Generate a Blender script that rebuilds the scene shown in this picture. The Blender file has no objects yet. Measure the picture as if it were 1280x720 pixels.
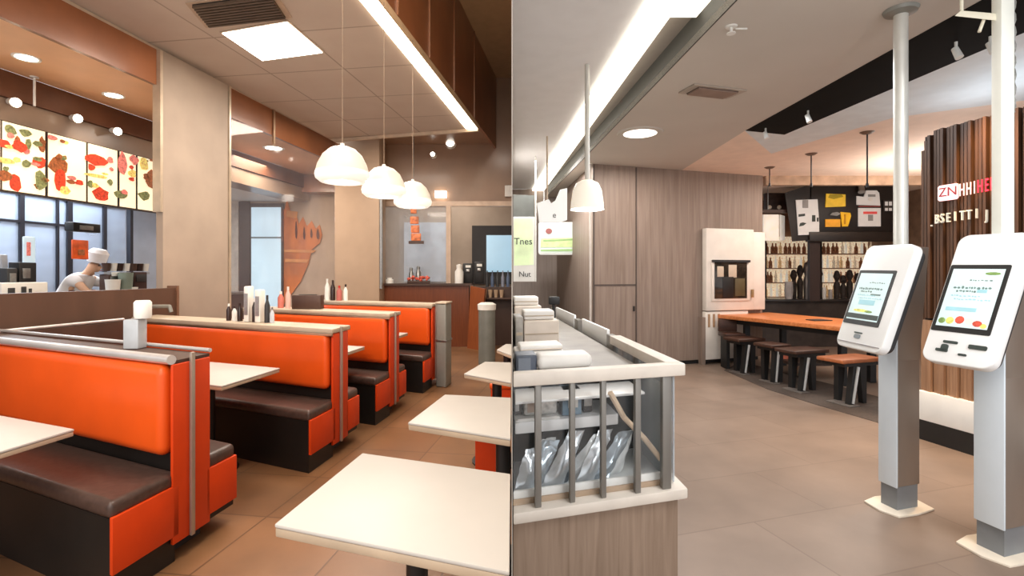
import bpy, bmesh, math, random
from mathutils import Vector, Matrix
random.seed(7)
SC = bpy.context.scene
COL = SC.collection
PI = math.pi
F, CX, CY, EYE = 640.0, 640.0, 342.0, 1.5      # focal length in px (1280 wide frame), horizon row, eye height

# ------------------------------------------------------------------ measuring helpers
def ray(px): return (px - CX) / F
def onz(px, py, z):
    Y = F * (EYE - z) / (py - CY)
    return Vector((ray(px) * Y, Y, z))
def at(px, py, Y): return Vector((ray(px) * Y, Y, EYE - (py - CY) * Y / F))
def zat(py, Y): return EYE - (py - CY) * Y / F
def hit(px, P, d):
    """plan point where the sight line through column px meets the line P + k d"""
    r = ray(px)
    k = (r * P[1] - P[0]) / (d[0] - r * d[1])
    return (P[0] + d[0] * k, P[1] + d[1] * k)
def lin(c): 
    c = c / 255.0
    return c / 12.92 if c <= 0.04045 else ((c + 0.055) / 1.055) ** 2.4
def rgb(r, g, b): return (lin(r), lin(g), lin(b), 1.0)

# ------------------------------------------------------------------ materials
MATS = {}
def nodes_of(name):
    m = bpy.data.materials.new(name); m.use_nodes = True
    nt = m.node_tree; b = nt.nodes['Principled BSDF']
    return m, nt, b
def mat(name, c, rough=0.5, metal=0.0, var=0.06, scale=6.0, bump=0.0, emit=0.0, ecol=None, spec=0.5, stretch=None, coat=0.0):
    if name in MATS: return MATS[name]
    m, nt, b = nodes_of(name)
    L = nt.links
    tc = nt.nodes.new('ShaderNodeTexCoord')
    mp = nt.nodes.new('ShaderNodeMapping'); L.new(tc.outputs['Object'], mp.inputs['Vector'])
    if stretch: mp.inputs['Scale'].default_value = stretch
    n = nt.nodes.new('ShaderNodeTexNoise'); n.inputs['Scale'].default_value = scale; n.inputs['Detail'].default_value = 4
    L.new(mp.outputs['Vector'], n.inputs['Vector'])
    cr = nt.nodes.new('ShaderNodeValToRGB')
    lo = [max(0, x * (1 - 2.2 * var)) for x in c[:3]] + [1]; hi = [min(1, x * (1 + 2.2 * var)) for x in c[:3]] + [1]
    cr.color_ramp.elements[0].color = lo; cr.color_ramp.elements[1].color = hi
    cr.color_ramp.elements[0].position = .3; cr.color_ramp.elements[1].position = .7
    L.new(n.outputs['Fac'], cr.inputs['Fac']); L.new(cr.outputs['Color'], b.inputs['Base Color'])
    b.inputs['Roughness'].default_value = rough; b.inputs['Metallic'].default_value = metal
    b.inputs['Specular IOR Level'].default_value = spec
    if coat: b.inputs['Coat Weight'].default_value = coat; b.inputs['Coat Roughness'].default_value = .15
    if bump:
        bp = nt.nodes.new('ShaderNodeBump'); bp.inputs['Strength'].default_value = bump; bp.inputs['Distance'].default_value = .01
        L.new(n.outputs['Fac'], bp.inputs['Height']); L.new(bp.outputs['Normal'], b.inputs['Normal'])
    if emit:
        e = ecol or c
        b.inputs['Emission Color'].default_value = e; b.inputs['Emission Strength'].default_value = emit
        if ecol is None: L.new(cr.outputs['Color'], b.inputs['Emission Color'])
    MATS[name] = m
    return m
def wood(name, c1, c2, rough=.45, scale=3.0, stretch=(14, 14, .7), spec=.4):
    m, nt, b = nodes_of(name); L = nt.links
    tc = nt.nodes.new('ShaderNodeTexCoord'); mp = nt.nodes.new('ShaderNodeMapping')
    mp.inputs['Scale'].default_value = stretch; L.new(tc.outputs['Object'], mp.inputs['Vector'])
    n = nt.nodes.new('ShaderNodeTexNoise'); n.inputs['Scale'].default_value = scale; n.inputs['Detail'].default_value = 6
    n.inputs['Distortion'].default_value = .6
    L.new(mp.outputs['Vector'], n.inputs['Vector'])
    cr = nt.nodes.new('ShaderNodeValToRGB'); cr.color_ramp.elements[0].color = c1; cr.color_ramp.elements[1].color = c2
    cr.color_ramp.elements[0].position = .32; cr.color_ramp.elements[1].position = .68
    L.new(n.outputs['Fac'], cr.inputs['Fac']); L.new(cr.outputs['Color'], b.inputs['Base Color'])
    b.inputs['Roughness'].default_value = rough; b.inputs['Specular IOR Level'].default_value = spec
    bp = nt.nodes.new('ShaderNodeBump'); bp.inputs['Strength'].default_value = .08; bp.inputs['Distance'].default_value = .004
    L.new(n.outputs['Fac'], bp.inputs['Height']); L.new(bp.outputs['Normal'], b.inputs['Normal'])
    return m
def tiles(name, c1, c2, cm, size, angle, rough=.4, ratio=1.0, mortar=.006, offset=0.0, noise_amt=.5, bump=.15, shift=(0, 0, 0)):
    m, nt, b = nodes_of(name); L = nt.links
    tc = nt.nodes.new('ShaderNodeTexCoord'); mp = nt.nodes.new('ShaderNodeMapping')
    mp.inputs['Rotation'].default_value = (0, 0, angle); mp.inputs['Location'].default_value = shift
    L.new(tc.outputs['Object'], mp.inputs['Vector'])
    br = nt.nodes.new('ShaderNodeTexBrick'); br.offset = offset; br.squash = 1
    br.inputs['Scale'].default_value = 1; br.inputs['Brick Width'].default_value = size; br.inputs['Row Height'].default_value = size * ratio
    br.inputs['Mortar Size'].default_value = mortar; br.inputs['Color1'].default_value = c1; br.inputs['Color2'].default_value = c2
    br.inputs['Mortar'].default_value = cm; br.inputs['Mortar Smooth'].default_value = .3
    L.new(mp.outputs['Vector'], br.inputs['Vector'])
    n = nt.nodes.new('ShaderNodeTexNoise'); n.inputs['Scale'].default_value = 2.2; n.inputs['Detail'].default_value = 7
    L.new(mp.outputs['Vector'], n.inputs['Vector'])
    mx = nt.nodes.new('ShaderNodeMix'); mx.data_type = 'RGBA'; mx.blend_type = 'OVERLAY'; mx.inputs['Factor'].default_value = noise_amt
    L.new(br.outputs['Color'], mx.inputs['A']); L.new(n.outputs['Fac'], mx.inputs['B'])
    L.new(mx.outputs['Result'], b.inputs['Base Color'])
    b.inputs['Roughness'].default_value = rough
    bp = nt.nodes.new('ShaderNodeBump'); bp.inputs['Strength'].default_value = bump; bp.inputs['Distance'].default_value = .003; bp.invert = True
    L.new(br.outputs['Fac'], bp.inputs['Height']); L.new(bp.outputs['Normal'], b.inputs['Normal'])
    return m
def glass(name, tint, alpha=.15, rough=.05):
    """thin pane: mostly clear, some reflection and a tinted haze"""
    m = bpy.data.materials.new(name); m.use_nodes = True; nt = m.node_tree; L = nt.links
    nt.nodes.remove(nt.nodes['Principled BSDF']); out = nt.nodes['Material Output']
    tr = nt.nodes.new('ShaderNodeBsdfTransparent'); gl = nt.nodes.new('ShaderNodeBsdfGlossy'); df = nt.nodes.new('ShaderNodeBsdfDiffuse')
    gl.inputs['Roughness'].default_value = rough; df.inputs['Color'].default_value = tint
    lf = nt.nodes.new('ShaderNodeLayerWeight'); lp = nt.nodes.new('ShaderNodeMath'); lp.operation = 'POWER'; lp.inputs[1].default_value = 4
    L.new(lf.outputs['Facing'], lp.inputs[0]); lw = nt.nodes.new('ShaderNodeMath'); lw.operation = 'MULTIPLY_ADD'; lw.inputs[1].default_value = .3; lw.inputs[2].default_value = .03
    L.new(lp.outputs[0], lw.inputs[0])
    n = nt.nodes.new('ShaderNodeTexNoise'); n.inputs['Scale'].default_value = 3
    ma = nt.nodes.new('ShaderNodeMath'); ma.operation = 'MULTIPLY'; ma.inputs[1].default_value = alpha * 2
    L.new(n.outputs['Fac'], ma.inputs[0])
    m1 = nt.nodes.new('ShaderNodeMixShader'); m2 = nt.nodes.new('ShaderNodeMixShader')
    L.new(ma.outputs[0], m1.inputs['Fac']); L.new(tr.outputs[0], m1.inputs[1]); L.new(df.outputs[0], m1.inputs[2])
    L.new(lw.outputs[0], m2.inputs['Fac']); L.new(m1.outputs[0], m2.inputs[1]); L.new(gl.outputs[0], m2.inputs[2])
    L.new(m2.outputs[0], out.inputs['Surface'])
    return m

# ------------------------------------------------------------------ mesh helpers
def merge(bm, t):
    me = bpy.data.meshes.new('t'); t.to_mesh(me); t.free(); bm.from_mesh(me); bpy.data.meshes.remove(me)
class Fr:
    """oblique plan frame: s runs along e1, t along e2"""
    def __init__(s, P, e1, e2): s.P, s.e1, s.e2 = P, e1, e2
    def p(s, a, b, z=0.0): return Vector((s.P[0] + s.e1[0] * a + s.e2[0] * b, s.P[1] + s.e1[1] * a + s.e2[1] * b, z))
WORLD = Fr((0, 0), (0, 1), (1, 0))
class MB:
    def __init__(s): s.bm = bmesh.new()
    def pts8(s, pts, bev=0.0, seg=2):
        t = bmesh.new(); v = [t.verts.new(p) for p in pts]
        for f in ((0, 1, 2, 3), (7, 6, 5, 4), (0, 4, 5, 1), (1, 5, 6, 2), (2, 6, 7, 3), (3, 7, 4, 0)): t.faces.new([v[i] for i in f])
        bmesh.ops.recalc_face_normals(t, faces=t.faces)
        if bev: bmesh.ops.bevel(t, geom=list(t.edges), offset=bev, segments=seg, affect='EDGES', profile=.5, clamp_overlap=True)
        merge(s.bm, t); return s
    def hexa(s, fr, s0, s1, t0, t1, z0, z1, bev=0.0, seg=2):
        ta, tb = (t1(s0), t1(s1)) if callable(t1) else (t1, t1)
        p = [fr.p(a, b, z0) for a, b in ((s0, t0), (s1, t0), (s1, tb), (s0, ta))]
        q = [fr.p(a, b, z1) for a, b in ((s0, t0), (s1, t0), (s1, tb), (s0, ta))]
        return s.pts8(p + q, bev, seg)
    def box(s, x0, x1, y0, y1, z0, z1, bev=0.0, seg=2): return s.hexa(WORLD, y0, y1, x0, x1, z0, z1, bev, seg)
    def prism(s, poly, z0, z1, bev=0.0, seg=2):
        t = bmesh.new(); n = len(poly)
        a = [t.verts.new((p[0], p[1], z0)) for p in poly]; b = [t.verts.new((p[0], p[1], z1)) for p in poly]
        t.faces.new(a[::-1]); t.faces.new(b)
        for i in range(n): t.faces.new((a[i], a[(i + 1) % n], b[(i + 1) % n], b[i]))
        bmesh.ops.recalc_face_normals(t, faces=t.faces)
        if bev: bmesh.ops.bevel(t, geom=list(t.edges), offset=bev, segments=seg, affect='EDGES', profile=.5, clamp_overlap=True)
        merge(s.bm, t); return s
    def slab(s, M, poly, d, bev=0.0, seg=2):
        """outline in the local XY of matrix M, thickness d along local -Z"""
        t = bmesh.new(); n = len(poly)
        a = [t.verts.new((p[0], p[1], 0)) for p in poly]; b = [t.verts.new((p[0], p[1], -d)) for p in poly]
        t.faces.new(a); t.faces.new(b[::-1])
        for i in range(n): t.faces.new((a[i], b[i], b[(i + 1) % n], a[(i + 1) % n]))
        bmesh.ops.recalc_face_normals(t, faces=t.faces)
        if bev: bmesh.ops.bevel(t, geom=list(t.edges), offset=bev, segments=seg, affect='EDGES', profile=.5, clamp_overlap=True)
        t.transform(M); merge(s.bm, t); return s
    def cyl(s, p0, p1, r0, r1=None, n=16):
        r1 = r0 if r1 is None else r1
        p0, p1 = Vector(p0), Vector(p1); d = p1 - p0
        t = bmesh.new(); bmesh.ops.create_cone(t, cap_ends=True, segments=n, radius1=r0, radius2=r1, depth=d.length)
        q = d.to_track_quat('Z', 'Y').to_matrix().to_4x4()
        t.transform(Matrix.Translation((p0 + p1) / 2) @ q); merge(s.bm, t); return s
    def lathe(s, c, prof, n=24, M=None):
        t = bmesh.new(); rings = []
        for r, z in prof:
            if r < 1e-5: rings.append([t.verts.new((0, 0, z))])
            else: rings.append([t.verts.new((r * math.cos(2 * PI * i / n), r * math.sin(2 * PI * i / n), z)) for i in range(n)])
        for A, B in zip(rings, rings[1:]):
            for i in range(n):
                j = (i + 1) % n
                if len(A) == 1 and len(B) == 1: continue
                if len(A) == 1: t.faces.new((A[0], B[i], B[j]))
                elif len(B) == 1: t.faces.new((A[i], A[j], B[0]))
                else: t.faces.new((A[i], A[j], B[j], B[i]))
        bmesh.ops.recalc_face_normals(t, faces=t.faces)
        t.transform((M or Matrix.Translation(c))); merge(s.bm, t); return s
    def ball(s, c, rx, ry=None, rz=None, n=12):
        t = bmesh.new(); bmesh.ops.create_uvsphere(t, u_segments=n * 2, v_segments=n, radius=1)
        t.transform(Matrix.Translation(c) @ Matrix.Diagonal((rx, ry or rx, rz or rx, 1))); merge(s.bm, t); return s
    def tube(s, pts, r, n=8):
        pts = [Vector(p) for p in pts]
        for a, b in zip(pts, pts[1:]): s.cyl(a, b, r, r, n)
        for p in pts[1:-1]: s.ball(p, r, n=4)
        return s
    def text(s, string, size, M, depth=.004):
        cu = bpy.data.curves.new('t', 'FONT'); cu.body = string; cu.size = size; cu.extrude = depth / 2
        cu.align_x = 'CENTER'; cu.align_y = 'CENTER'; cu.resolution_u = 3
        ob = bpy.data.objects.new('t', cu); COL.objects.link(ob)
        dg = bpy.context.evaluated_depsgraph_get(); me = bpy.data.meshes.new_from_object(ob.evaluated_get(dg))
        me.transform(M); s.bm.from_mesh(me); bpy.data.meshes.remove(me); bpy.data.objects.remove(ob); bpy.data.curves.remove(cu)
        return s
WL = {}
def tag(o, label=None, cat=None, group=None, kind=None):
    if label: o['label'] = label
    if cat: o['category'] = cat
    if group: o['group'] = group
    if kind: o['kind'] = kind
    return o
def obj(name, mb, m, parent=None, label=None, cat=None, group=None, kind=None, smooth=True, origin=None):
    me = bpy.data.meshes.new(name)
    bm = mb.bm
    bmesh.ops.remove_doubles(bm, verts=bm.verts, dist=1e-6)
    if parent is not None: w = WL[parent.name]
    elif origin is not None: w = Vector(origin)
    else:
        xs = [v.co for v in bm.verts]
        w = Vector(((min(c.x for c in xs) + max(c.x for c in xs)) / 2, (min(c.y for c in xs) + max(c.y for c in xs)) / 2, min(c.z for c in xs)))
    bm.transform(Matrix.Translation(-w)); 
    for f in bm.faces: f.smooth = smooth
    bm.to_mesh(me); bm.free()
    if smooth: me.set_sharp_from_angle(angle=math.radians(40))
    me.materials.append(m)
    o = bpy.data.objects.new(name, me); COL.objects.link(o)
    if parent is not None: o.parent = parent
    else: o.location = w
    WL[o.name] = w
    return tag(o, label, cat, group, kind)
def thing(name, label, cat, loc, group=None, kind=None):
    o = bpy.data.objects.new(name, None); o.empty_display_size = .1; COL.objects.link(o); o.location = loc
    WL[o.name] = Vector(loc)
    return tag(o, label, cat, group, kind)
def struct(name, mb, m, parent=None, origin=None, smooth=True):
    return obj(name, mb, m, parent, kind=None if parent is not None else 'structure', origin=origin, smooth=smooth)
def dup(o, loc, label=None, group=None, rot=None):
    """copy of a thing with copies of its parts and sub-parts"""
    def rec(src, par):
        c = src.copy(); COL.objects.link(c); WL[c.name] = WL[src.name]
        if par is not None: c.parent = par
        for ch in [x for x in src.children]: rec(ch, c)
        return c
    r = rec(o, None); r.location = loc
    if rot is not None: r.rotation_euler = rot
    if label: r['label'] = label
    if group: r['group'] = group
    return r
def facing(c, yaw=0.0, tilt=0.0, roll=0.0):
    """local X = right, Y = up, Z = out of the face; yaw 0 faces the camera (-Y)"""
    return Matrix.Translation(c) @ Matrix.Rotation(yaw, 4, 'Z') @ Matrix.Rotation(PI / 2 - tilt, 4, 'X') @ Matrix.Rotation(roll, 4, 'Z')
def rect(w, h, cx=0, cy=0): return [(cx - w / 2, cy - h / 2), (cx + w / 2, cy - h / 2), (cx + w / 2, cy + h / 2), (cx - w / 2, cy + h / 2)]
def rrect(w, h, r, n=5, cx=0, cy=0):
    o = []
    for sx, sy, a0 in ((1, -1, -PI / 2), (1, 1, 0), (-1, 1, PI / 2), (-1, -1, PI)):
        for i in range(n + 1):
            a = a0 + PI / 2 * i / n
            o.append((cx + sx * (w / 2 - r) + r * math.cos(a), cy + sy * (h / 2 - r) + r * math.sin(a)))
    return o
def oval(w, h, n=14, cx=0, cy=0): return [(cx + w / 2 * math.cos(2 * PI * i / n), cy + h / 2 * math.sin(2 * PI * i / n)) for i in range(n)]

# ------------------------------------------------------------------ palette
orange = mat('orange vinyl', rgb(222, 84, 22), .38, var=.03, scale=3, spec=.35)
orange_d = mat('orange laminate', rgb(204, 62, 14), .45, var=.03, spec=.3)
seat_b = mat('dark brown vinyl', rgb(72, 56, 50), .36, var=.1, scale=30, bump=.05, spec=.4)
black_l = mat('black laminate', rgb(20, 17, 15), .5, var=.1)
chrome = mat('brushed chrome', rgb(200, 198, 196), .25, 1.0, var=.05, scale=40)
steel = mat('brushed steel', rgb(160, 160, 158), .38, 1.0, var=.06, scale=30)
bronze = mat('warm steel', rgb(190, 165, 140), .3, 1.0, var=.05)
laminate = mat('white laminate', rgb(186, 183, 178), .45, var=.01, scale=4, spec=.3)
edge_band = mat('beige edge band', rgb(178, 160, 138), .5, var=.05)
white = mat('white paint', rgb(232, 231, 226), .5, var=.02)
white_gl = mat('white gloss plastic', rgb(236, 237, 237), .25, var=.01)
cream = mat('cream card', rgb(226, 214, 196), .6, var=.04)
brown_d = mat('dark brown panel', rgb(70, 48, 38), .5, var=.08, stretch=(1, 1, .2))
brown_f = mat('brown fascia', rgb(146, 90, 56), .3, var=.08, scale=2, coat=.3)
brown_m = mat('brown wall paint', rgb(116, 88, 66), .6, var=.05, scale=2)
copper = mat('copper orange soffit', rgb(236, 188, 146), .55, var=.04, scale=1.5)
taupe = mat('taupe wall', rgb(168, 151, 136), .6, var=.04, scale=2)
black = mat('black metal', rgb(22, 21, 21), .5, var=.1)
dark = mat('charcoal plastic', rgb(48, 48, 50), .45, var=.08)
cap_beige = mat('beige ledge', rgb(186, 170, 150), .42, var=.04)
grey_p = mat('grey painted metal', rgb(138, 138, 132), .45, .3, var=.04)
# ================================================================== LEFT HALL (orange booths)
D1 = (.1484, 1.0)                                   # along the hall
D2B = (-.908, .418)                                 # along the booth backs
D2 = (-.94, .34)
def Lp(px, P, d): return hit(px, P, d)
ZT = 4.1                                            # tray ceiling height
def aline(P, d, Y): k = (Y - P[1]) / d[1]; return (P[0] + d[0] * k, Y)

# ---- shell
fl = MB().prism([(-9, -1.2), (-.0015, -1.2), (-.0015, 14), (-9, 14)], -.1, 0)
m_floorL = tiles('left floor tile', rgb(128, 92, 62), rgb(116, 82, 54), rgb(92, 64, 42), .62, math.atan(.1484), .38, 1.0, .006, shift=(.1, .2, 0))
struct('floor', fl, m_floorL, origin=(0, 0, 0))
struct('wall_middle', MB().box(-.0006, .0006, .95, 14, 0, 6), mat('grey partition', rgb(168, 160, 150), .6, var=.02), smooth=False)

CA = (-4.02, 5.85)                                  # tray edge line, left
CT = onz(475.5, 0, ZT); CE = onz(598, 160, ZT); dT = ((CE.x - CT.x) / (CE.y - CT.y), 1)
CB = onz(411, 174, ZT)
tray = [aline(CA, D1, -1.2), aline((CT.x, CT.y), dT, -1.2), (CE.x, CE.y), (CB.x, CB.y)]
m_tray = tiles('ceiling tile', rgb(202, 188, 175), rgb(208, 194, 181), rgb(168, 153, 139), 1.02, math.atan(.1484), .7, 1.0, .012, noise_amt=.12, bump=.1)
struct('ceiling', MB().prism(tray, ZT, ZT + .06), m_tray, origin=(0, 0, 0))
# lit edging strips along the tray
def edge(a, b, w, z0, z1):
    a, b = Vector((a[0], a[1], 0)), Vector((b[0], b[1], 0)); d = (b - a).normalized(); n = Vector((-d.y, d.x, 0)) * w
    return [(a - n)[:2], (b - n)[:2], (b + n)[:2], (a + n)[:2]]
struct('trim_1', MB().prism(edge(tray[0], tray[3], .025, 0, 0), ZT - .05, ZT - .005), mat('trim beige', rgb(206, 188, 166), .5))
struct('trim_2', MB().prism(edge(tray[2], tray[3], .03, 0, 0), ZT - .06, ZT - .005), MATS['trim beige'])
# right fascia and upper ceiling
ZU = 5.67
fa0, fa1 = aline((CT.x, CT.y), dT, -1.2), aline((CT.x, CT.y), dT, 13)
m_fascia = tiles('gloss fascia panel', rgb(132, 78, 46), rgb(104, 60, 34), rgb(150, 96, 60), .9, 0, .22, 8, .008, noise_amt=.25, bump=.05)
struct('wall_fascia', MB().prism([fa0, fa1, (fa1[0] - .05, fa1[1]), (fa0[0] - .05, fa0[1])], ZT + .065, ZU), brown_f)
for i, Y in enumerate((5.3, 6.35, 7.5, 8.8)):
    a = aline((CT.x, CT.y), dT, Y); struct('trim_%d' % (3 + i), MB().box(a[0] - .012, a[0] + .014, Y - .02, Y + .02, ZT + .07, ZU - .01), mat('fascia seam', rgb(150, 100, 66), .35))
struct('ceiling', MB().prism([(fa0[0] - .3, -1.2), (-.002, -1.2), (-.002, 14), (fa1[0] - .3, 14)], ZU, ZU + .06), mat('olive ceiling', rgb(196, 164, 124), .7, var=.03), origin=(0, 0, 0))
# left drop and copper ceiling
ZC = 3.64
laP, lbP = aline(CA, D1, -1.2), aline(CA, D1, 11.6)
struct('wall_drop', MB().prism([laP, lbP, (lbP[0] - .05, lbP[1]), (laP[0] - .05, laP[1])], ZC, ZT - .06), brown_f)
MP = (-5.33, 5.33)                                  # menu board plane
ma_, mb_ = aline(MP, D1, 1.5), aline(MP, D1, 11.6)
struct('ceiling', MB().prism([(laP[0] - .05, laP[1]), (lbP[0] - .05, lbP[1]), (mb_[0], mb_[1]), aline(MP, D1, -1.2)], ZC, ZC + .05), copper, origin=(0, 0, 0))
FM = Fr(MP, D1, (-.99, .147))
struct('wall_bulkhead', MB().hexa(FM, -3.6, 6, 0, .5, 3.36, ZC - .002), mat('bulkhead brown', rgb(104, 64, 42), .55, var=.06))
struct('trim_7', MB().hexa(FM, -3.6, 6, .04, .5, 3.10, 3.358), mat('grey brown band', rgb(150, 128, 110), .3, var=.08, scale=1.5, coat=.3))
# ---- kitchen behind the counter
struct('wall_left', MB().hexa(FM, -3.6, 6, 2.6, 2.7, 0, 3.6), mat('kitchen wall', rgb(196, 206, 222), .6, var=.08, scale=1.2))
struct('ceiling', MB().hexa(FM, -3.6, 6, .5, 2.6, 3.1, 3.16), white, origin=(0, 0, 0))
FW = Fr(FM.p(0, 1.9)[:2], D1, (-.99, .147))         # glazed screen behind the menu boards
def sfor(px, fr=FW): return hit(px, fr.P, D1)[1] - fr.P[1]
win = MB()
fm = MB()
for px, w in ((26, .03), (71, .014), (86, .038), (130, .028), (163, .028)):
    s = sfor(px); fm.hexa(FW, s - w, s + w, -.03, .05, 1.0, 2.7)
fm.hexa(FW, -2.2, 3.3, -.03, .05, 2.62, 2.7)
fm.hexa(FW, -2.2, sfor(84), -.025, .045, 2.22, 2.255)
wf = struct('window_1', fm, mat('dark mullion', rgb(38, 38, 46), .4))
struct('pane', MB().hexa(FW, -2.2, 3.3, .005, .012, 1.0, 2.68), glass('kitchen glass', rgb(196, 212, 234), .55), parent=wf)
E2 = FM
kc = thing('kitchen_counter', 'long dark kitchen counter behind the brown divider wall, under the menu boards', 'counter', FM.p(0, .35))
obj('counter_top', MB().hexa(FM, -2.6, 4.2, .12, .58, 1.13, 1.17, .006), steel, kc)
obj('counter_body', MB().hexa(FM, -2.58, 4.18, .16, .56, 0, 1.13), brown_d, kc)
def onM(px, t, fr=FM):
    P = fr.p(0, t)[:2]; q = hit(px, P, D1); return Vector((q[0], q[1], 0))
# menu boards
FMB = Fr(FM.p(0, -.06)[:2], D1, (-.99, .147))
m_board = mat('menu board glow', rgb(246, 232, 200), .5, var=.03, scale=2, emit=.75)
m_redfood = mat('red food picture', rgb(206, 62, 34), .5, var=.2, scale=40, emit=.35)
m_brnfood = mat('brown food picture', rgb(150, 84, 44), .5, var=.25, scale=40, emit=.3)
m_grnfood = mat('green food picture', rgb(120, 124, 78), .5, var=.25, scale=40, emit=.3)
m_ylfood = mat('yellow food picture', rgb(240, 200, 110), .5, var=.2, scale=40, emit=.4)
m_pinkfood = mat('pink food picture', rgb(220, 120, 110), .5, var=.2, scale=40, emit=.35)
def board(px0, px1, label, items):
    s0, s1 = sfor(px0, FMB), sfor(px1, FMB)
    t = thing('menu_board', label, 'menu board', FMB.p((s0 + s1) / 2, 0, 2.36), 'lit menu boards over the kitchen counter')
    obj('frame', MB().hexa(FMB, s0, s1, 0, .06, 2.35, 3.09), mat('board frame', rgb(66, 52, 42), .4), t)
    obj('panel', MB().hexa(FMB, s0 + .012, s1 - .012, -.008, 0, 2.37, 3.08), m_board, t)
    rx = random.Random(px1 * 3); extra = []
    if items:
        for k in range(int((px1 - px0) / 5)):
            extra.append((rx.uniform(px0 + 3, px1 - 3), rx.uniform(0, 1), rx.uniform(.05, .1), rx.uniform(.03, .08), rx.choice((m_redfood, m_brnfood, m_grnfood, m_ylfood, m_pinkfood))))
    top = lambda x: 150 + x * .215 + 8; bot = lambda x: 238 + x * .118 - 8
    items = [(a, b, w * .62, h * .9, m) for a, b, w, h, m in items] + [(a, top(a) + (bot(a) - top(a)) * f, w, h, m) for a, f, w, h, m in extra]
    for px, py, w, h, mm in items:
        p = hit(px, FMB.P, D1); z = zat(py, p[1])
        yaw = math.atan2(1, .1484)
        M = Matrix.Translation((p[0] + .012 + .004 * (int(px * 13 + py * 7) % 5), p[1] - .002, z)) @ Matrix.Rotation(yaw, 4, 'Z') @ Matrix.Rotation(PI / 2, 4, 'X')
        rr = random.Random(int(px * 7 + py)); poly = [(x * (1 + rr.uniform(-.25, .25)), y * (1 + rr.uniform(-.2, .2))) for x, y in oval(w, h, 11)]
        obj('food_picture', MB().slab(M, poly, .006), mm, t, smooth=False)
    return t
board(-60, 1, 'menu board cut by the left photo edge, leftmost in the lit row', [])
board(1, 57, 'lit menu board with rows of small brown and red food pictures at far left', [
    (11, 162, .2, .1, m_grnfood), (30, 166, .2, .09, m_grnfood), (4, 180, .2, .1, m_redfood), (21, 183, .22, .13, m_redfood), (5, 201, .26, .07, m_ylfood), (4, 220, .2, .12, m_brnfood), (18, 228, .2, .22, m_redfood), (31, 205, .14, .09, m_grnfood), (34, 180, .1, .12, m_grnfood), (48, 203, .22, .14, m_redfood), (48, 225, .2, .22, m_grnfood), (52, 182, .12, .2, m_brnfood)])
board(58.5, 108, 'lit menu board with one tall orange food picture on cream', [
    (73, 208, .34, .22, m_brnfood), (73, 224, .22, .3, m_redfood), (79, 238, .2, .12, m_ylfood), (72, 196, .12, .07, m_brnfood)])
board(108.5, 147, 'lit menu board with a red fries picture above a red corner', [
    (119, 200, .42, .17, m_redfood), (105 + 20, 243, .34, .18, m_redfood), (120, 220, .5, .05, m_ylfood), (112, 230, .12, .1, m_grnfood)])
board(148.5, 170, 'narrow lit menu board with pink and green food pictures', [
    (152, 205, .2, .36, m_pinkfood), (166, 200, .2, .13, m_pinkfood), (150, 243, .34, .12, m_grnfood), (163, 217, .2, .1, m_ylfood)])
board(171, 205, 'lit menu board nearest the beige column, with a brown food picture', [
    (189, 225, .3, .3, m_brnfood), (180, 245, .3, .13, m_grnfood), (178, 205, .2, .2, m_ylfood)])
# downlights in the copper ceiling
m_glow = mat('lamp glow', rgb(255, 246, 228), .5, var=.0, emit=14, ecol=rgb(255, 240, 214))
m_glow2 = mat('panel glow', rgb(255, 250, 242), .5, var=.0, emit=7, ecol=rgb(255, 246, 232))
def downlight(p, label, r=.085, grp='round downlights in the copper ceiling', mm=None):
    t = thing('downlight', label, 'ceiling light', p, grp)
    obj('trim_ring', MB().lathe(p, [(r, -.004), (r * 1.3, -.01), (r * 1.35, 0), (r, 0)], 24, Matrix.Translation(p)), white, t)
    obj('lens', MB().cyl(Vector(p) + Vector((0, 0, -.007)), Vector(p) + Vector((0, 0, -.001)), r, r, 20), mm or m_glow, t)
    return t
downlight(onz(33, 72, ZC), 'round downlight in the copper ceiling, nearest the left photo edge')
downlight(onz(142, 119, ZC), 'round downlight in the copper ceiling left of the beige column')
downlight(onz(342, 185, ZC), 'bright downlight over the glass screen between the two beige columns', .13)
for px, py, lb in ((10, 127, 'leftmost'), (88, 147, 'middle'), (138, 163, 'rightmost')):
    q = hit(px, FM.p(0, .03)[:2], D1); z = zat(py, q[1])
    t = thing('spotlight', 'small white spotlight on the band above the menu boards, %s of three' % lb, 'spotlight', (q[0], q[1], z), 'spotlights above the menu boards')
    obj('head', MB().cyl((q[0] + .02, q[1], z), (q[0] + .14, q[1] - .06, z - .03), .035, .05, 14), white, t)
    obj('lens', MB().cyl((q[0] + .14, q[1] - .06, z - .03), (q[0] + .15, q[1] - .065, z - .033), .045, .045, 14), m_glow, t)
# small sprinkler rod hanging above band
q = onz(43, 96, ZC); obj('ceiling_rod', MB().cyl((q.x, q.y, ZC), (q.x, q.y, ZC - .32), .012, .012, 8).cyl((q.x, q.y, ZC - .012), (q.x, q.y, ZC), .04, .04, 12), white, label='thin white rod hanging from the copper ceiling above the menu boards', cat='rod')

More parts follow.
